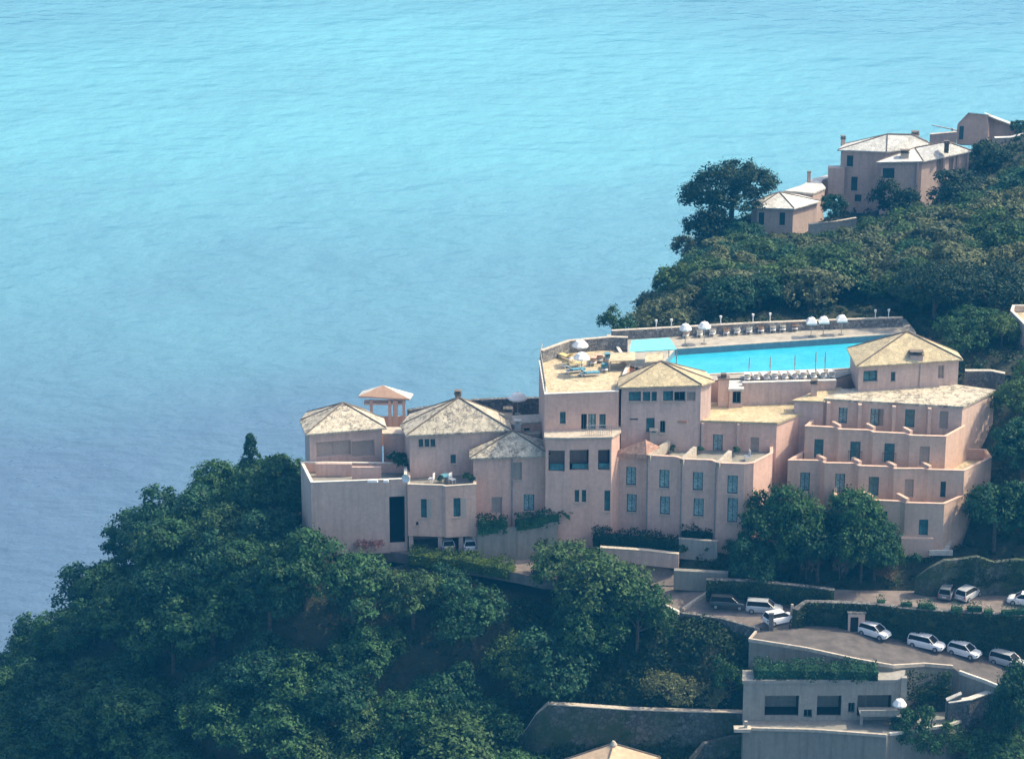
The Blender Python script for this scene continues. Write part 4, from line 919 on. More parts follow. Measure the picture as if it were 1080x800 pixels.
T('cone', 266, 459, 520, 34, 'small pointed conifer rising above the left slope against the sea', name='conifer_tree', cat='conifer', y=260)
GF = 'trees in front of the stepped block'
T('oak0', 822, 508, 600, 74, 'large dark tree touching the pink flank, left in the clump before the stepped block', GF)
T('oak1', 862, 540, 612, 66, 'dense mid-green tree in the middle of the clump before the stepped block', GF)
T('oak3', 893, 514, 605, 70, 'tallest round tree in the clump before the stepped block', GF)
T('oak4', 922, 545, 612, 56, 'rounded tree at the right of the clump before the stepped block', GF)
T('oak3', 845, 520, 606, 54, 'bright-topped tree second from left in the clump before the stepped block', GF)
T('oak2', 908, 552, 612, 48, 'leafy tree between the tallest and the right one in the clump', GF)
T('shrub1', 938, 566, 610, 34, 'bushy green shrub at the right foot of the clump before the stepped block', GF, 'bush', 'bush')
T('oak1', 792, 560, 618, 50, 'dark tree filling the corner between four-bay wing and clump', GF)
T('shrub1', 779, 563, 596, 32, 'light green round bush in front of the last bay of the four-bay wing', None, 'bush', 'bush')
T('dry', 850, 575, 612, 30, 'brownish half-dry shrub low under the clump, left one', 'dry shrubs under the clump', 'dry_shrub', 'shrub')
T('dry', 885, 573, 614, 30, 'brownish half-dry shrub low under the tallest tree of the clump', 'dry shrubs under the clump', 'dry_shrub', 'shrub')
T('dry', 938, 590, 618, 26, 'reddish dry shrub right of the clump near the entrance steps', 'dry shrubs under the clump', 'dry_shrub', 'shrub')
T('cyp', 762, 546, 575, 11, 'slim dark cypress at the foot of the fourth bay', None, 'cypress', 'cypress')
GM = 'big trees below the centre of the hotel'
T('oak2', 640, 580, 665, 95, 'broad bright-topped tree below the four-bay wing, largest of the slope', GM)
T('oak5', 592, 570, 640, 78, 'wide rounded tree in front of the little porch', GM)
T('oak3', 672, 612, 690, 66, 'tree at the right edge of the group beside the road bend', GM)
T('oak0', 620, 625, 700, 70, 'dark tree beneath the broad one, above the small concrete wall', GM)
T('oak2', 545, 668, 735, 62, 'light-topped tree left of the small concrete wall', GM)
T('shrub0', 708, 705, 752, 62, 'yellowish olive bush directly behind the high stone wall', 'bushes behind the high stone wall', 'bush', 'bush')
T('shrub2', 752, 716, 752, 46, 'grey-green bush behind the right end of the high stone wall', 'bushes behind the high stone wall', 'bush', 'bush')
T('shrub1', 770, 690, 745, 40, 'green bush against the left corner of the parking deck', 'bushes behind the high stone wall', 'bush', 'bush')
T('oak1', 960, 735, 812, 50, 'dark tree growing in front of the garage platform', 'trees around the ramp')
T('shrub1', 1016, 765, 812, 62, 'bushy green shrub below the ramp at the bottom right', 'trees around the ramp', 'bush', 'bush')
T('oak4', 1068, 690, 800, 60, 'tall dark tree at the right edge beside the ramp', 'trees around the ramp')
T('oak0', 1052, 765, 820, 60, 'dark tree in the bottom right corner', 'trees around the ramp')
T('shrub1', 1072, 700, 735, 40, 'low green bush over the end of the parking deck', 'trees around the ramp', 'bush', 'bush')
GB = 'dark trees behind the tower'
T('pineb', 984, 276, 352, 74, 'big dark tree directly behind the cream tower roof', GB, y=272)
T('pineb', 1046, 280, 356, 92, 'widest dark tree behind the tower, near the right edge', GB, y=273)
T('pineb', 1014, 300, 354, 44, 'smaller dark tree between the two big ones behind the tower', GB, y=274)
T('shrub1', 651, 324, 364, 36, 'round green bush at the seaward corner of the pool promenade', None, 'bush', 'bush', y=270)
GW = 'trees around the villas'
T('wood1', 943, 188, 236, 44, 'full dark tree in front of the wide teal window villa', GW, y=314)
T('wood0', 880, 200, 235, 26, 'round dark tree beside the villa with two teal shutters', GW, y=317)
T('wood1', 1010, 180, 225, 60, 'dark tree under the right end of the broad villa', GW, y=314)
T('wood1', 1045, 148, 185, 44, 'round dark tree below the farthest villa', GW, y=330)
T('wood0', 1075, 124, 145, 18, 'small dark bush at the top right corner beside the white garden wall', GW, 'bush', 'bush', y=346)
GR = 'trees on the bank right of the stepped block'
T('oak1', 1048, 500, 580, 70, 'large dark tree hugging the foot of the sunlit right flank', GR)
T('oak4', 1075, 440, 520, 64, 'bright-topped tree on the bank halfway up the right flank', GR)
T('oak5', 1072, 395, 450, 50, 'tree on the bank level with the top storey roof', GR)
T('oak0', 1085, 500, 580, 60, 'dark tree cut by the right edge beside the upper road', GR)

# scattered woods -----------------------------------------------------------
def poisson(n, x0, x1, y0, y1, rad):
    pts = []
    for _ in range(n):
        x, y = rng.uniform(x0, x1), rng.uniform(y0, y1)
        if all((x-a)**2+(y-b)**2 > rad*rad for a, b in pts): pts.append((x, y))
    return pts
def blocked(x, y, pad=0):
    for poly in BLOCK:
        if inpoly(np.array([x]), np.array([y]), offset_poly([(p[0], p[1]) for p in poly], -pad) if pad else poly)[0]: return True
    return False
ORD = ['first', 'second', 'third', 'fourth', 'fifth', 'sixth', 'seventh', 'eighth', 'ninth', 'tenth', 'eleventh', 'twelfth', 'thirteenth', 'fourteenth', 'fifteenth', 'sixteenth', 'seventeenth', 'eighteenth', 'nineteenth', 'twentieth', 'twenty-first', 'twenty-second', 'twenty-third', 'twenty-fourth', 'twenty-fifth']
ORD += ['twenty-'+o for o in ORD[5:9]]+['thirtieth']+['thirty-'+o for o in ORD[:9]]+['fortieth']+['forty-'+o for o in ORD[:9]]
def wood(pts, keys, hr, wr, region, group, rowh, pad, sizeadj=('small', 'mid-sized', 'large'), names=('tree', 'tree'), cap=999):
    L = []
    for x, y in pts:
        z = float(hfield(np.array([x]), np.array([y]))[0])
        if z < 1 or blocked(x, y, pad): continue
        if any((x-a)**2+(y-b)**2 < (.55*r_+1.2)**2 for a, b, r_ in TREES): continue
        h = rng.uniform(*hr); u, v = proj((x, y, z+h*.8)); u2, v2 = proj((x, y, z))
        if u < -40 or u > 1150 or v > 812 or v < -20: continue
        if 575 < u < 720 and v > 752: continue
        if y < 262:
            vt = proj((x, y, z+h))[1]; lim = np.interp(u, [-30, 0, 55, 130, 190, 230, 250, 315, 326, 350, 430, 545, 562, 570, 700, 720, 1030, 1050, 1060, 1110], [705, 675, 657, 574, 530, 496, 477, 474, 548, 572, 583, 598, 596, 570, 590, 600, 600, 500, 400, 360])
            if 8 < x < 22: lim = 655
            if vt < lim:
                h = h-(lim-vt)/10.5
                if h < 1.6: continue
        if y > 268:
            vt = proj((x, y, z+h))[1]; lim = np.interp(u, [640, 700, 740, 780, 870, 905, 930, 1000, 1050, 1090], [345, 268, 236, 241, 240, 232, 214, 203, 182, 155])
            if vt < lim:
                h = h-(lim-vt)/8.5
                if h < 2: continue
        L.append((v, u, x, y, z, h))
    L.sort(); rows = {}
    for q in L[:cap]: rows.setdefault(int(q[0]//rowh), []).append(q)
    RN = sorted(rows)
    for ri, k in enumerate(RN):
        for i, (v, u, x, y, z, h) in enumerate(sorted(rows[k], key=lambda q: q[1])):
            kk = keys[rng.integers(len(keys))]
            adj = sizeadj[0 if h < hr[0]+(hr[1]-hr[0])/3 else 1 if h < hr[0]+(hr[1]-hr[0])*2/3 else 2]
            tree(kk, (x, y, z-.4), h, rng.uniform(*wr), f'{adj} tree {region}, {ORD[i]} from left in {ORD[ri]} row down', group)
# left slope and slope below the hotel
pts = poisson(9000, -80, 8, 218, 275, 3.4)
pts = [(x, y) for x, y in pts if not (x > -22 and y > 240.2) and not (x > -20 and y > 237.5 and x < 8 and rng.uniform() < .35)]
wood(pts, ['oak0', 'oak1', 'oak2', 'oak3', 'oak4', 'oak5', 'oak0', 'oak1'], (4.8, 8.0), (.9, 1.15), 'on wooded left slope', 'trees on the wooded slope left of and below the hotel', 34, .2)
pts = [p for p in poisson(3000, 8, 22, 219, 238, 3.0)]
wood(pts, ['shrub1', 'oak1', 'oak4'], (2.2, 3.6), (.9, 1.1), 'in shaded gully', 'bushes in the shaded gully', 34, .4)
pts = [p for p in poisson(4000, 44, 70, 226, 266, 2.9)]
wood(pts, ['oak0', 'oak5', 'shrub1', 'oak3'], (2.4, 4.2), (.95, 1.2), 'on bank at right edge', GR, 34, .8)
pts = [p for p in poisson(9000, 10, 90, 269, 343, 3.3) if not blocked(p[0], p[1]-4, .5) and proj((p[0], p[1], 76))[1] > 150]
wood(pts, ['wood0', 'woodl0', 'woodl1', 'woodl1', 'woodl0', 'woodl1'], (3.4, 6.0), (.95, 1.25), 'on wooded point', 'trees of the wood between pool and villas', 22, .8)
print('TREES', NT[0])

# undergrowth: one stuff object
def undergrowth():
    V = []
    X = np.concatenate([rng.uniform(-95, 110, 27000), rng.uniform(0, 26, 5000)]); Y = np.concatenate([rng.uniform(210, 350, 27000), rng.uniform(220, 240, 5000)]); Z = hfield(X, Y)
    ok = Z > 2
    for poly in BLOCK: ok &= ~inpoly(X, Y, offset_poly([(p[0], p[1]) for p in poly], -.35))
    dep = Y*CP-(Z-CAMZ)*SP; U = 540+FPX*X/dep; VV = 400-FPX*(Y*SP+(Z-CAMZ)*CP)/dep
    ok &= (U > -160) & (U < 1330) & (VV < 900)
    ok &= ~((X > -21) & (X < 9) & (Y > 239.5) & (Y < 246))
    X, Y, Z = X[ok], Y[ok], Z[ok]
    n = len(X); k = 20
    rr = rng.uniform(.35, .8, n)
    d = sph(n*k).reshape(n, k, 3); d[:, :, 2] = abs(d[:, :, 2])*.9
    pts = np.stack([X, Y, Z], 1)[:, None, :]+d*rr[:, None, None]*rng.uniform(.6, 1.05, (n, k, 1))
    nn = (d+np.array([0, 0, .5])).reshape(-1, 3)
    v = leafquads(pts.reshape(-1, 3), nn, np.full(n*k, .17))
    o = link('undergrowth', leafmesh('undergrowth', v, 'leaf_under')); tag(o, 'low scrub and ivy covering the slopes', 'undergrowth', None, 'stuff')
undergrowth()
# hedges and shrubs
def hedge(name, label, pts, h, w, mat='leaf_b', cat='hedge', size=.11, group=None):
    V = []; base = Vector(pts[0])
    for a, c in zip(pts[:-1], pts[1:]):
        a, c = Vector(a), Vector(c); L = (c-a).length; n = int(L*(2*h+w)*75)
        s = rng.uniform(0, 1, n); q = rng.uniform(0, 2*h+w, n)
        off = np.where(q < h, -w/2, np.where(q < h+w, q-h-w/2, w/2)); zz = np.where(q < h, q, np.where(q < h+w, h, 2*h+w-q))
        zz = zz+(.22*np.sin(s*L*2.1)+.14*np.sin(s*L*5.3+1))*zz/h; off = off*(1+.18*np.sin(s*L*3.1))
        d = np.array(c-a); dn = np.array([-d[1], d[0], 0])/L
        p = np.array(a)+s[:, None]*d+dn*off[:, None]+np.stack([0*s, 0*s, zz], 1)+rng.normal(0, .10, (n, 3))
        nn = dn*np.sign(off)[:, None]*(abs(off)[:, None] > w/2-.01)+np.array([0, 0, .6])
        V.append(leafquads(p-np.array(base), nn, np.full(n, size)))
    Vb = []
    for a, c in zip(pts[:-1], pts[1:]):
        a, c = np.array(a)-np.array(base), np.array(c)-np.array(base); dd = c-a; L = np.linalg.norm(dd); nn_ = np.array([-dd[1], dd[0], 0])/L*(w/2-.08); up = np.array([0, 0, h*.72])
        q = [a-nn_, c-nn_, c+nn_, a+nn_]
        Vb += [q[0], q[1], q[1]+up, q[0]+up, q[1], q[2], q[2]+up, q[1]+up, q[2], q[3], q[3]+up, q[2]+up, q[3], q[0], q[0]+up, q[3]+up, q[0]+up, q[1]+up, q[2]+up, q[3]+up]
    V.append(np.array(Vb))
    o = link(name, leafmesh(name, np.concatenate(V), mat)); o.location = base; tag(o, label, cat, group)
def ivy(name, label, pts, drop, mat='leaf_under', cat='ivy', n_m2=70, size=.12, gap=.0, side=1):
    V = []; base = Vector(pts[0])
    for a, c in zip(pts[:-1], pts[1:]):
        a, c = Vector(a), Vector(c); d = c-a; L = d.length; n = int(L*drop*n_m2); s_ = rng.uniform(0, 1, n); q = rng.uniform(0, 1, n)**.9*drop
        nrm = np.array([d.y, -d.x, 0])/L*side
        blob = .5+.5*np.sin(s_*L*1.3+q*1.7)*np.sin(q*2.3-s_*L*.7)
        keep = blob > gap; s_, q, blob = s_[keep], q[keep], blob[keep]; n = len(s_)
        p = np.array(a)+s_[:, None]*np.array(d)+nrm*(.3+.35*blob[:, None]*rng.uniform(.3, 1, (n, 1)))-np.stack([0*q, 0*q, q-.12], 1)+rng.normal(0, .05, (n, 3))
        V.append(leafquads(p-np.array(base), np.repeat((nrm*.8+np.array([0, 0, .5]))[None], n, 0), np.full(n, size)))
    o = link(name, leafmesh(name, np.concatenate(V), mat)); o.location = base; tag(o, label, cat)
ivy('ivy_curtain', 'dark ivy hanging over the long wall behind the parked white cars', [P(*q) for q in IVY], 3.6, gap=.12)
ivy('ivy_curtain', 'dark ivy over the wall between lower junction and upper road', [P(745, 611, 61.2), P(790, 612, 61.2), P(840, 617, 61.0), P(880, 622, 60.8)], 1.9)
ivy('ivy_curtain', 'green creeper spilling over the right half of the high stone wall', [P(655, 747, 52.5), P(690, 748, 52.3), P(755, 750, 52.2)], 4.2, 'leaf_a', gap=.25)
ivy('ivy_curtain', 'patchy ivy on the grey retaining wall above the upper road', [P(985, 594, 63), P(1030, 586, 63.8), P(1095, 592, 63.3)], 3.0, gap=.45)
ivy('ivy_curtain', 'dark creeper on the curved deck wall right of the garages', [P(955, 705, 57.2), P(1003, 706, 57.0)], 3.0, gap=.35)
hedge('hedge', 'long green hedge along the drive below the carport', [P(433, 592, 60.6), P(490, 598, 60.6), P(540, 608, 60.4)], 1.3, 1.6, 'leaf_bright')
hedge('hedge', 'dark clipped hedge at the foot of the left bays of the four-bay wing', [P(626, 574, 61.8), P(680, 578, 61.8), P(716, 582, 61.6)], 1.5, 1.0, 'leaf_pine')
hedge('hedge', 'dark hedge at the foot of the right bays of the four-bay wing', [P(719, 568, 62.2), P(755, 570, 62.2)], 1.3, .9, 'leaf_pine')
hedge('hedge', 'square dark hedge block at the left foot of the tall small-roofed house', [P(504, 562, 63.3), P(534, 560, 63.3)], 1.5, .9, 'leaf_b')
hedge('hedge', 'sloping hedge at the right foot of the tall small-roofed house', [P(544, 558, 63.5), P(565, 555, 63.6), P(588, 550, 63.8)], 1.2, .9, 'leaf_b')
hedge('hedge', 'ivy strip along the top of the garage block below the parking deck', [P(795, 712.5, 56.9), P(850, 713, 56.9), P(925, 714, 56.9)], 1.2, 1.7, 'leaf_b')
hedge('hedge', 'shrub border beside the ramp below the end of the parking deck', [P(965, 738, 53.4), P(985, 734, 53.8), P(996, 726, 54.4)], 1.5, 1.4, 'leaf_b')
for i, (u, v) in enumerate(((925, 636.5), (950, 640), (968, 642), (978, 643), (1003, 645), (1020, 645), (1038, 647), (1056, 648), (1068, 648))):
    p = P(u, v, 60.3); hedge('roadside_bush', f'small dark bush on the upper road edge, {ORD[i]} from the left', [p, p+Vector((.7+.3*(i % 3), 0, 0))], .5+.1*(i % 3), .6, 'leaf_b', 'bush', .08, 'small bushes along the upper road')
p = P(388, 583.5, 61.0)
v, C = crown_verts(1.9, 1.35, 9, 1500, .10, .05); o = link('bougainvillea', leafmesh('bougainvillea', v, 'flower')); o.location = p; tag(o, 'dusty pink flowering bougainvillea against the plain terrace wing', 'flowering bush')
v, C = crown_verts(1.3, .8, 7, 900, .10, .05)
gm = leafmesh('shrub', v, 'leaf_b')
for u, vv, z, s, lab in ((416, 497, 67.6, 1.5, 'dark green shrub in the gap between the two left houses'), (426, 494, 67.6, 1.2, 'smaller shrub beside the satellite dish'), (492, 511, 67.5, .9, 'bushy potted shrub at the right end of the carport terrace'),
    (465, 509, 67.5, .6, 'small potted plant in the middle of the carport terrace'), (346, 585, 61.0, .6, 'tiny dark shrub at the foot of the plain terrace wing'), (606, 563, 61.3, .5, 'little plant between porch and palm'),
    (776, 482, 69.7, .8, 'dark potted shrub on the terrace above the fourth bay'), (710, 477, 69.7, .6, 'small plant on the terrace above the second bay'), (738, 479, 69.7, .6, 'small plant on the terrace above the third bay'),
    (1003, 527, 66.0, .7, 'potted plant on the lowest terrace beside its right end'), (940, 491, 68.5, .5, 'potted plant on the third terrace under its railed window'), (985, 451, 71.2, .8, 'potted shrub on the second terrace near its right end'), (990, 606, 60.6, .9, 'shrub at the foot of the entrance steps'),
    (720, 590, 61, 1.2, 'dark bush in front of the short pale planter wall'), (745, 590, 61, 1.4, 'dark bush under the right bays, beside the box wall'), (966, 600, 61.6, 1.2, 'scrubby bush on the bank left of the grey retaining wall'), (975, 735, 53.4, 1.0, 'shrub by the curved wall right of the garages')):
    o = link('shrub', gm); o.location = P(u, vv, z); o.scale = (s, s, s); o.rotation_euler.z = u; tag(o, lab, 'shrub', 'garden shrubs and potted plants')
# palm
p = P(593, 553, 63.4); r = empty('palm_tree', p, 0, 'small fan palm with drooping fronds in front of the restaurant openings', 'palm')
m = MB(); m.tube((0, 0, -1), (.1, 0, 1.2), .16, .12); m.build('trunk', 'bark', r)
for i in range(16):
    a = i*2.4; el = rng.uniform(.1, 1.1); m = MB(); prev = None; w0 = .16
    pts = [Vector((math.cos(a)*s*math.cos(el)*1.5+.1, math.sin(a)*s*math.cos(el)*1.5, 1.2+s*math.sin(el)*1.3-s*s*.7)) for s in (0, .35, .7, 1)]
    sd = Vector((-math.sin(a), math.cos(a), 0))
    for k in range(3):
        wa, wb = (.05, .22, .2, .03)[k], (.05, .22, .2, .03)[k+1]; m.face([pts[k]-sd*wa, pts[k+1]-sd*wb, pts[k+1]+sd*wb, pts[k]+sd*wa])
    m.build('frond', 'leaf_b', r)

# ================================================================== PROPS
def parasol(u, v, z, rad, label, kind='round', hh=2.3, mat='canvas', group='white parasols'):
    """(u,v): canopy centre in the image; stands on floor z"""
    rad *= .82; hh *= .9; c = P(u, v, z+hh); r = empty('parasol', (c.x, c.y, z), 0, label, 'parasol', group); m = MB(); n = 10 if kind == 'round' else 4; st = .5 if n == 10 else math.pi/4
    m.tube((0, 0, 0), (0, 0, hh+.1), .035); m.build('pole', 'metal', r)
    m = MB(); rim = [Vector((rad*math.cos(st+k*6.2832/n), rad*math.sin(st+k*6.2832/n), hh-.25)) for k in range(n)]
    mid = [Vector((p.x*.55, p.y*.55, hh+.14)) for p in rim]; top = Vector((0, 0, hh+.3)); lo = [p-Vector((0, 0, .14)) for p in rim]
    for k in range(n):
        j = (k+1) % n; m.face([rim[k], rim[j], mid[j], mid[k]]); m.face([mid[k], mid[j], top]); m.face([lo[k], lo[j], rim[j], rim[k]])
    m.build('canopy', mat, r); m = MB(); m.tube((0, 0, hh+.28), (0, 0, hh+.4), .03); m.build('finial', 'metal', r)
    m = MB(); m.tube((0, 0, 0), (0, 0, .08), .3, .3, 10); m.build('base', 'concrete', r)
SUNFL = ST_FLOOR
parasol(613.5, 374, SUNFL, .95, 'white parasol standing in the middle of the roof sun terrace')
parasol(612, 361, SUNFL, .95, 'white parasol at the sea wall, farthest corner of the roof sun terrace', hh=2.5)
parasol(546, 416.5, 70.0, 1.15, 'white parasol half hidden behind the big mottled roof', hh=2.2)
parasol(723, 343.5, ZP, .75, 'left of the two white parasols on the pool promenade'); parasol(743, 341.5, ZP, .8, 'right of the two white parasols on the pool promenade')
for i, (u, v) in enumerate(((856, 337), (869, 336), (888, 334.5))): parasol(u, v, ZP, .9, f'square white parasol behind the pool, {["left","middle","right"][i]} of three', 'sq', 2.0)
parasol(949, 739, 54.3, .75, 'small white parasol on the platform in front of the garages', hh=1.6)
# closed parasols
def closed(u, v, z, label):
    p = P(u, v, z); r = empty('closed_parasol', p, 0, label, 'parasol', 'closed parasols by the pool')
    m = MB(); m.tube((0, 0, 0), (0, 0, 1.9), .035); m.build('pole', 'metal', r); m = MB(); m.tube((0, 0, .9), (0, 0, 1.9), .08, .04); m.build('canopy', 'metal', r)
for i, (u, v) in enumerate(((838, 394), (860, 391), (870, 391), (790, 397), (812, 396))): closed(u, v, ZP, f'slim furled parasol on the near pool edge, {["third", "fourth", "fifth", "first", "second"][i]} from left')
# loungers
def lounger_proto(mat):
    r = empty('sun_lounger'); m = MB()
    m.box((0, 0, .30), (1.9, .6, .05)); f = m.build('frame', 'white_paint', r)
    for sx in (-.8, .8):
        for sy in (-.25, .25): m = MB(); m.box((sx, sy, .14), (.05, .05, .28)); m.build('leg', 'white_paint', r)
    m = MB(); m.box((.3, 0, .38), (1.25, .58, .1)); m.face([(-.95, -.29, .85), (-.95, .29, .85), (-.35, .29, .42), (-.35, -.29, .42)]); m.face([(-.98, -.29, .75), (-.38, -.29, .34), (-.38, .29, .34), (-.98, .29, .75)]); m.build('mattress', mat, r)
    freeze(r); return r
LP = {k: lounger_proto(k) for k in ('canvas', 'cush_blue', 'cush_yellow', 'cush_peach')}; used = set()
def lounger(k, u, v, z, rz, label, grp='sun loungers'):
    o = LP[k] if k not in used else copy_tree(LP[k]); used.add(k)
    o.location = P(u, v, z); o.rotation_euler.z = rz; tag(o, label, 'sun lounger', grp)
GL = 'sun loungers along the far side of the pool'
for i, u in enumerate((724, 738, 752, 766, 778, 790, 803, 815, 826, 838, 912, 930)):
    lounger('canvas' if i % 3 else 'cush_peach', u, 354.0-(u-724)*.062, ZP, 1.4+.1*(i % 2), f'sun lounger behind the pool, {ORD[i]} from the left', GL)
GN = 'white sun loungers on the near side of the pool'
for i, u in enumerate((788, 797, 807, 817, 827, 837, 847, 857, 867, 877)):
    lounger('canvas', u, 399.8-(u-788)*.03, ZP, 1.5+.12*(i % 3), f'white sun lounger on the near pool side, {ORD[i]} from the left', GN)
lounger('cush_yellow', 597, 379, SUNFL, 2.2, 'yellow sun lounger near the left edge of the roof sun terrace'); lounger('cush_yellow', 603, 387, SUNFL, .4, 'yellow sun lounger nearer the middle of the roof sun terrace')
lounger('cush_blue', 607, 393, SUNFL, .3, 'blue sun lounger left of the nearest blue one on the roof sun terrace'); lounger('cush_blue', 622, 396.5, SUNFL, .2, 'nearest blue sun lounger on the roof sun terrace')
lounger('cush_blue', 638, 390, SUNFL, 1.5, 'blue sun lounger by the right side of the roof sun terrace'); lounger('cush_peach', 626, 383, SUNFL, 1.5, 'peach sun lounger in the middle of the roof sun terrace'); lounger('cush_peach', 632, 380, SUNFL, 1.6, 'peach sun lounger behind the blue one on the roof sun terrace')
lounger('cush_blue', 641, 379, SUNFL, 1.6, 'farthest blue sun lounger at the right of the roof sun terrace')
GT = 'terrace chairs of the stepped block'
def chair(u, v, z, mat, label, rz=0):
    r = empty('terrace_chair', P(u, v, z), rz, label, 'chair', GT); m = MB(); m.box((0, 0, .42), (.5, .5, .06)); m.build('seat', mat, r); m = MB(); m.box((0, .24, .72), (.5, .05, .55)); m.build('backrest', mat, r)
    for sx in (-.22, .22):
        for sy in (-.22, .22): m = MB(); m.box((sx, sy, .2), (.04, .04, .4)); m.build('leg', mat, r)
for u, v, z, c, l in ((978, 450, 71.2, 'cush_blue', 'blue chair on the second terrace, left of the potted shrub'), (970, 449.5, 71.2, 'metal', 'grey chair on the second terrace beside the blue one'), (893, 444, 71.2, 'metal', 'grey chair on the left part of the second terrace'),
    (967, 487, 68.5, 'metal_dark', 'dark chair on the third terrace under the pale shutter'), (952, 525, 66, 'cush_blue', 'left blue-grey chair on the lowest terrace'), (961, 525.5, 66, 'cush_blue', 'right blue-grey chair on the lowest terrace'),
    (455, 509, 67.45, 'white_paint', 'white chair on the terrace above the carport'), (477, 509.5, 67.45, 'white_paint', 'second white chair further right above the carport'), (788, 485, 69.7, 'white_paint', 'white chair above the fourth bay')):
    chair(u, v, z, c, l, u*.7)
# terrace table above the carport
p = P(470, 508.5, 67.45); r = empty('garden_table', p, 0, 'round pale blue garden table on the carport terrace', 'table'); m = MB(); m.tube((0, 0, .68), (0, 0, .73), .5, .5, 14); m.build('tabletop', 'cush_blue', r); m = MB(); m.tube((0, 0, 0), (0, 0, .68), .05); m.build('leg', 'metal', r)
# satellite dish, blue panel
p = P(429.5, 508, 68.4); r = empty('satellite_dish', p, -.4, 'white satellite dish on the parapet corner beside the dark gap', 'satellite dish'); m = MB(); m.tube((0, 0, -.3), (0, 0, .4), .04); m.build('pole', 'metal', r)
m = MB()
for k in range(12):
    a0, a1 = k*math.pi/6, (k+1)*math.pi/6; f_ = lambda a, q: (q*math.cos(a), -.25+(q*q)*(-.35), .45+q*math.sin(a)); m.face([f_(a0, .22), f_(a1, .22), f_(a1, .42), f_(a0, .42)]); m.face([f_(a0, .22), (0, -.25, .45), f_(a1, .22)])
m.build('reflector', 'white_paint', r)
for i, u in enumerate((393, 407)):
    p = P(u, 508.5, 68.4); r = empty('folded_cushion', p, 0, ['long white folded cover lying on the terrace wing parapet', 'shorter white bundle beside the long one on the terrace wing parapet'][i], 'cover'); m = MB(); m.box((0, .1, .12), (1.0-.5*i, .4, .2), 0, .8); m.build('cloth', 'white_paint', r)
# lamp posts along promenade
for i, (u, v) in enumerate(((692, 349), (708, 348), (760, 344.5), (794, 342.5), (812, 341.5), (923, 338), (937, 337.5))):
    p = P(u, v-1.5, ZP+.9); r = empty('lamp_post', p, 0, f'small white lamp post on the promenade wall, {ORD[i]} from the left', 'lamp post', 'lamp posts along the promenade'); m = MB(); m.tube((0, 0, 0), (0, 0, .75), .05, .04); m.build('pole', 'white_paint', r)
    m = MB(); m.tube((0, 0, .75), (0, 0, 1.0), .1, .13); m.build('lantern', 'white_paint', r)
# railing of the sun terrace left edge
r = empty('terrace_railing', P(571, 412, 76), 0, 'grey railing along the seaward edge of the roof sun terrace', 'railing'); base = Vector(r.location)
pts = [P(575, 413, 75.95), P(570, 380, 75.95), P(572, 372.5, 75.95)]
for a, c in zip(pts[:-1], pts[1:]):
    n = int((c-a).length/.9)+1
    for i in range(n):
        q = a.lerp(c, i/n); m = MB(base); m.tube(q, q+Vector((0, 0, .95)), .05); m.build('post', 'concrete_pale', r)
    m = MB(base); m.tube(a+Vector((0, 0, .95)), c+Vector((0, 0, .95)), .05); m.tube(a+Vector((0, 0, .5)), c+Vector((0, 0, .5)), .03); m.build('handrail', 'concrete_pale', r)

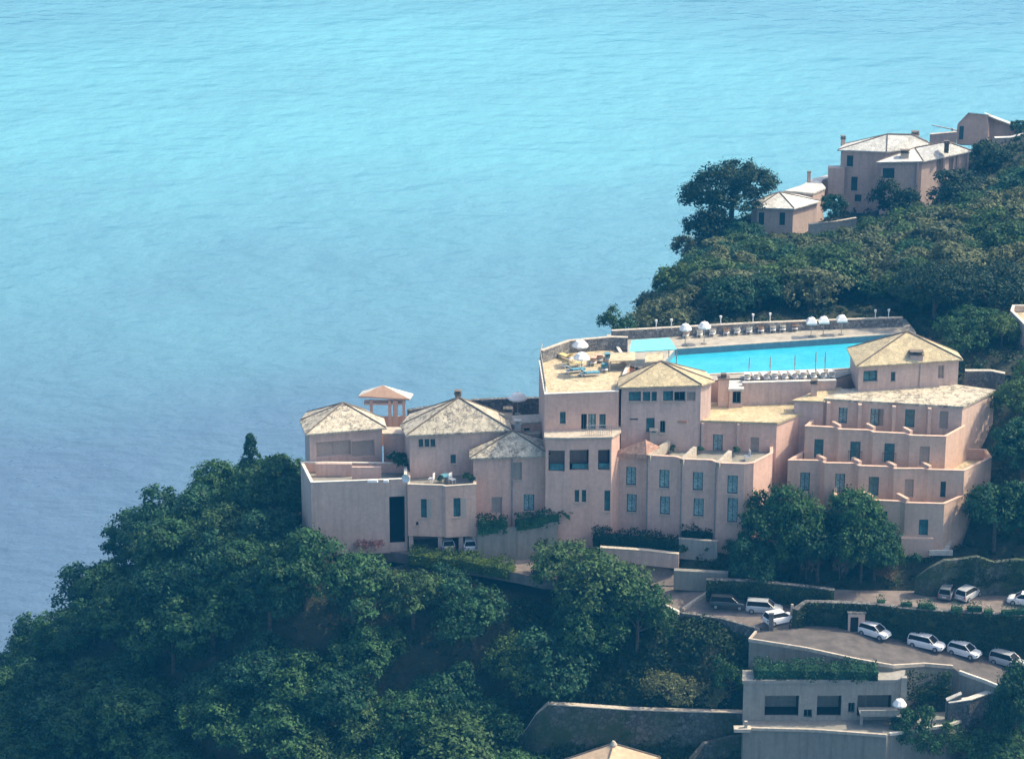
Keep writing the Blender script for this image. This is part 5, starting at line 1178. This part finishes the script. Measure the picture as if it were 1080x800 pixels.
# ------------------------------------------------------------------ cars
def car_proto(paint, kind='hatch'):
    r = empty('parked_car'); Lh = {'hatch': 2.0, 'estate': 2.2, 'van': 2.2}[kind]; hr = {'hatch': 1.46, 'estate': 1.50, 'van': 1.9}[kind]
    # body loft: stations along x (front = +x): (x, half width, z bottom, z shoulder, bulge)
    st = [(-Lh, .70, .38, .80), (-Lh+.12, .82, .28, .92), (-Lh+.7, .87, .24, .95), (0, .88, .24, .93), (Lh-1.1, .87, .24, .90), (Lh-.35, .82, .26, .78), (Lh-.08, .74, .30, .66), (Lh, .62, .36, .55)]
    m = MB(); rings = []
    for x, w, zb, zs in st: rings.append([(x, -w*.96, zb), (x, -w, (zb+zs)/2), (x, -w*.95, zs-.06), (x, -w*.82, zs), (x, w*.82, zs), (x, w*.95, zs-.06), (x, w, (zb+zs)/2), (x, w*.96, zb)])
    for a, c in zip(rings[:-1], rings[1:]):
        for k in range(7): m.face([a[k], c[k], c[k+1], a[k+1]][::-1])
        m.face([a[7], c[7], c[0], a[0]][::-1])
    m.face(rings[0]); m.face(rings[-1][::-1])
    bo = m.build('body', paint, r)
    xr0, xr1 = {'hatch': (-Lh+.35, .35), 'estate': (-Lh+.2, .45), 'van': (-Lh+.1, 1.0)}[kind]
    xb0, xb1 = {'hatch': (-Lh+.1, 1.1), 'estate': (-Lh+.08, 1.15), 'van': (-Lh+.06, 1.5)}[kind]
    m = MB(); lo = [(xb0, -.74), (xb1, -.74), (xb1, .74), (xb0, .74)]; hi = [(xr0, -.60), (xr1, -.60), (xr1, .60), (xr0, .60)]; zb, zt = .90, hr-.06
    Lo = [Vector((x, y, zb)) for x, y in lo]; Hi = [Vector((x, y, zt)) for x, y in hi]
    for k in range(4): m.face([Lo[k], Lo[(k+1) % 4], Hi[(k+1) % 4], Hi[k]])
    m.build('glasshouse', 'dark_in', r)
    m = MB(); m.prism([(x*1.01, y*1.02) for x, y in hi], zt, hr-.02, False, True)
    m.face([(xr0*.93, -.5, hr), (xr1*.85, -.5, hr), (xr1*.85, .5, hr), (xr0*.93, .5, hr)])
    q = [(x*1.01, y*1.02, hr-.02) for x, y in hi]; t = [(xr0*.93, -.5, hr), (xr1*.85, -.5, hr), (xr1*.85, .5, hr), (xr0*.93, .5, hr)]
    for k in range(4): m.face([q[k], q[(k+1) % 4], t[(k+1) % 4], t[k]])
    m.build('roof', paint, r)
    m = MB()
    for k in range(4):
        m.tube(Lo[k], Hi[k], .045, .04, 5)
    m.build('window_pillars', paint, r)
    for sx in (-Lh+.75, Lh-.80):
        for sy in (-1, 1):
            m = MB(); m.tube((sx, sy*.68, .31), (sx, sy*.90, .31), .31, .31, 14); w = m.build('wheel', 'rubber', r); m = MB(); m.tube((sx, sy*.895, .31), (sx, sy*.915, .31), .19, .19, 10); m.build('rim', 'metal', w)
    for sy in (-1, 1):
        m = MB(); m.box((Lh-.09, sy*.58, .60), (.16, .24, .13)); m.build('headlight', 'glass_teal', r); m = MB(); m.box((-Lh+.04, sy*.66, .74), (.12, .14, .2)); m.build('tail_light', 'redlight', r)
        m = MB(); m.box((xb1-.35, sy*.95, .98), (.1, .16, .11)); m.build('mirror', paint, r)
    m = MB(); m.box((-Lh-.01, 0, .58), (.03, .5, .11)); m.build('number_plate', 'white_paint', r)
    freeze(r); return r
CARP = {}; CU = set()
def car(paint, kind, u, v, z, rz, label, grp=None):
    k = (paint, kind)
    if k not in CARP: CARP[k] = car_proto(paint, kind)
    o = CARP[k] if k not in CU else copy_tree(CARP[k]); CU.add(k)
    o.location = P(u, v, z); o.rotation_euler.z = rz; o.scale = (.76, .76, .80); tag(o, label, 'car', grp)
GC = 'cars parked along the ivy wall'; GU = 'cars on the upper road'
car('car_white', 'hatch', 922, 670, zd(922)+.03, R(-38), 'white car parked leftmost in the row under the ivy wall', GC)
car('car_white', 'estate', 977, 682.5, zd(977)+.03, R(-30), 'longer white car with flat roof, second in the row under the ivy wall', GC)
car('car_white', 'hatch', 1017, 690.5, zd(1017)+.03, R(-36), 'white rounded car, third in the row under the ivy wall', GC)
car('car_silver', 'estate', 1063, 701, zd(1063)+.03, R(-36), 'silver car at the right end of the row, partly behind foliage', GC)
car('car_grey', 'hatch', 999, 628, 60.0, R(70), 'grey car with bright roof parked against the shaded retaining wall', GU)
car('car_silver', 'hatch', 1021, 630, 60.0, R(50), 'silver-green car right of the grey one at the shaded retaining wall', GU)
car('car_white', 'hatch', 1080, 637, 60.0, R(160), 'white car at the right edge of the upper road', GU)
GJ = 'cars at the road junction'
car('car_dark', 'estate', 768, 640, 58.9, R(-8), 'black car in deep shade at the road junction', GJ)
car('car_silver', 'estate', 806, 645, 58.7, R(-10), 'silver car parked beside the shaded wall at the junction', GJ)
car('car_white', 'hatch', 822, 656, 58.45, R(25), 'small white car in front of the silver one at the junction', GJ)
car('car_silver', 'hatch', 471, 577, 61.16, R(100), 'silver car parked under the left bay of the carport', 'cars in the carport')
car('car_white', 'hatch', 495, 577, 61.16, R(95), 'white car parked under the right bay of the carport', 'cars in the carport')

# ------------------------------------------------------------------ haze
m = MB(); m.box((0, 2200, 86.5), (8100, 7700, 175)); hz = m.build('haze', 'canvas'); hz.data.materials.clear()
hm = bpy.data.materials.new('haze_air'); hm.use_nodes = True; t = hm.node_tree; t.nodes.remove(t.nodes['Principled BSDF'])
pv = t.nodes.new('ShaderNodeVolumePrincipled'); pv.inputs['Color'].default_value = HAZE_C; pv.inputs['Density'].default_value = HAZE_D; pv.inputs['Anisotropy'].default_value = .2
t.links.new(pv.outputs[0], t.nodes['Material Output'].inputs['Volume']); hz.data.materials.append(hm)
tag(hz, 'blue sea haze filling the air', 'haze', None, 'stuff')
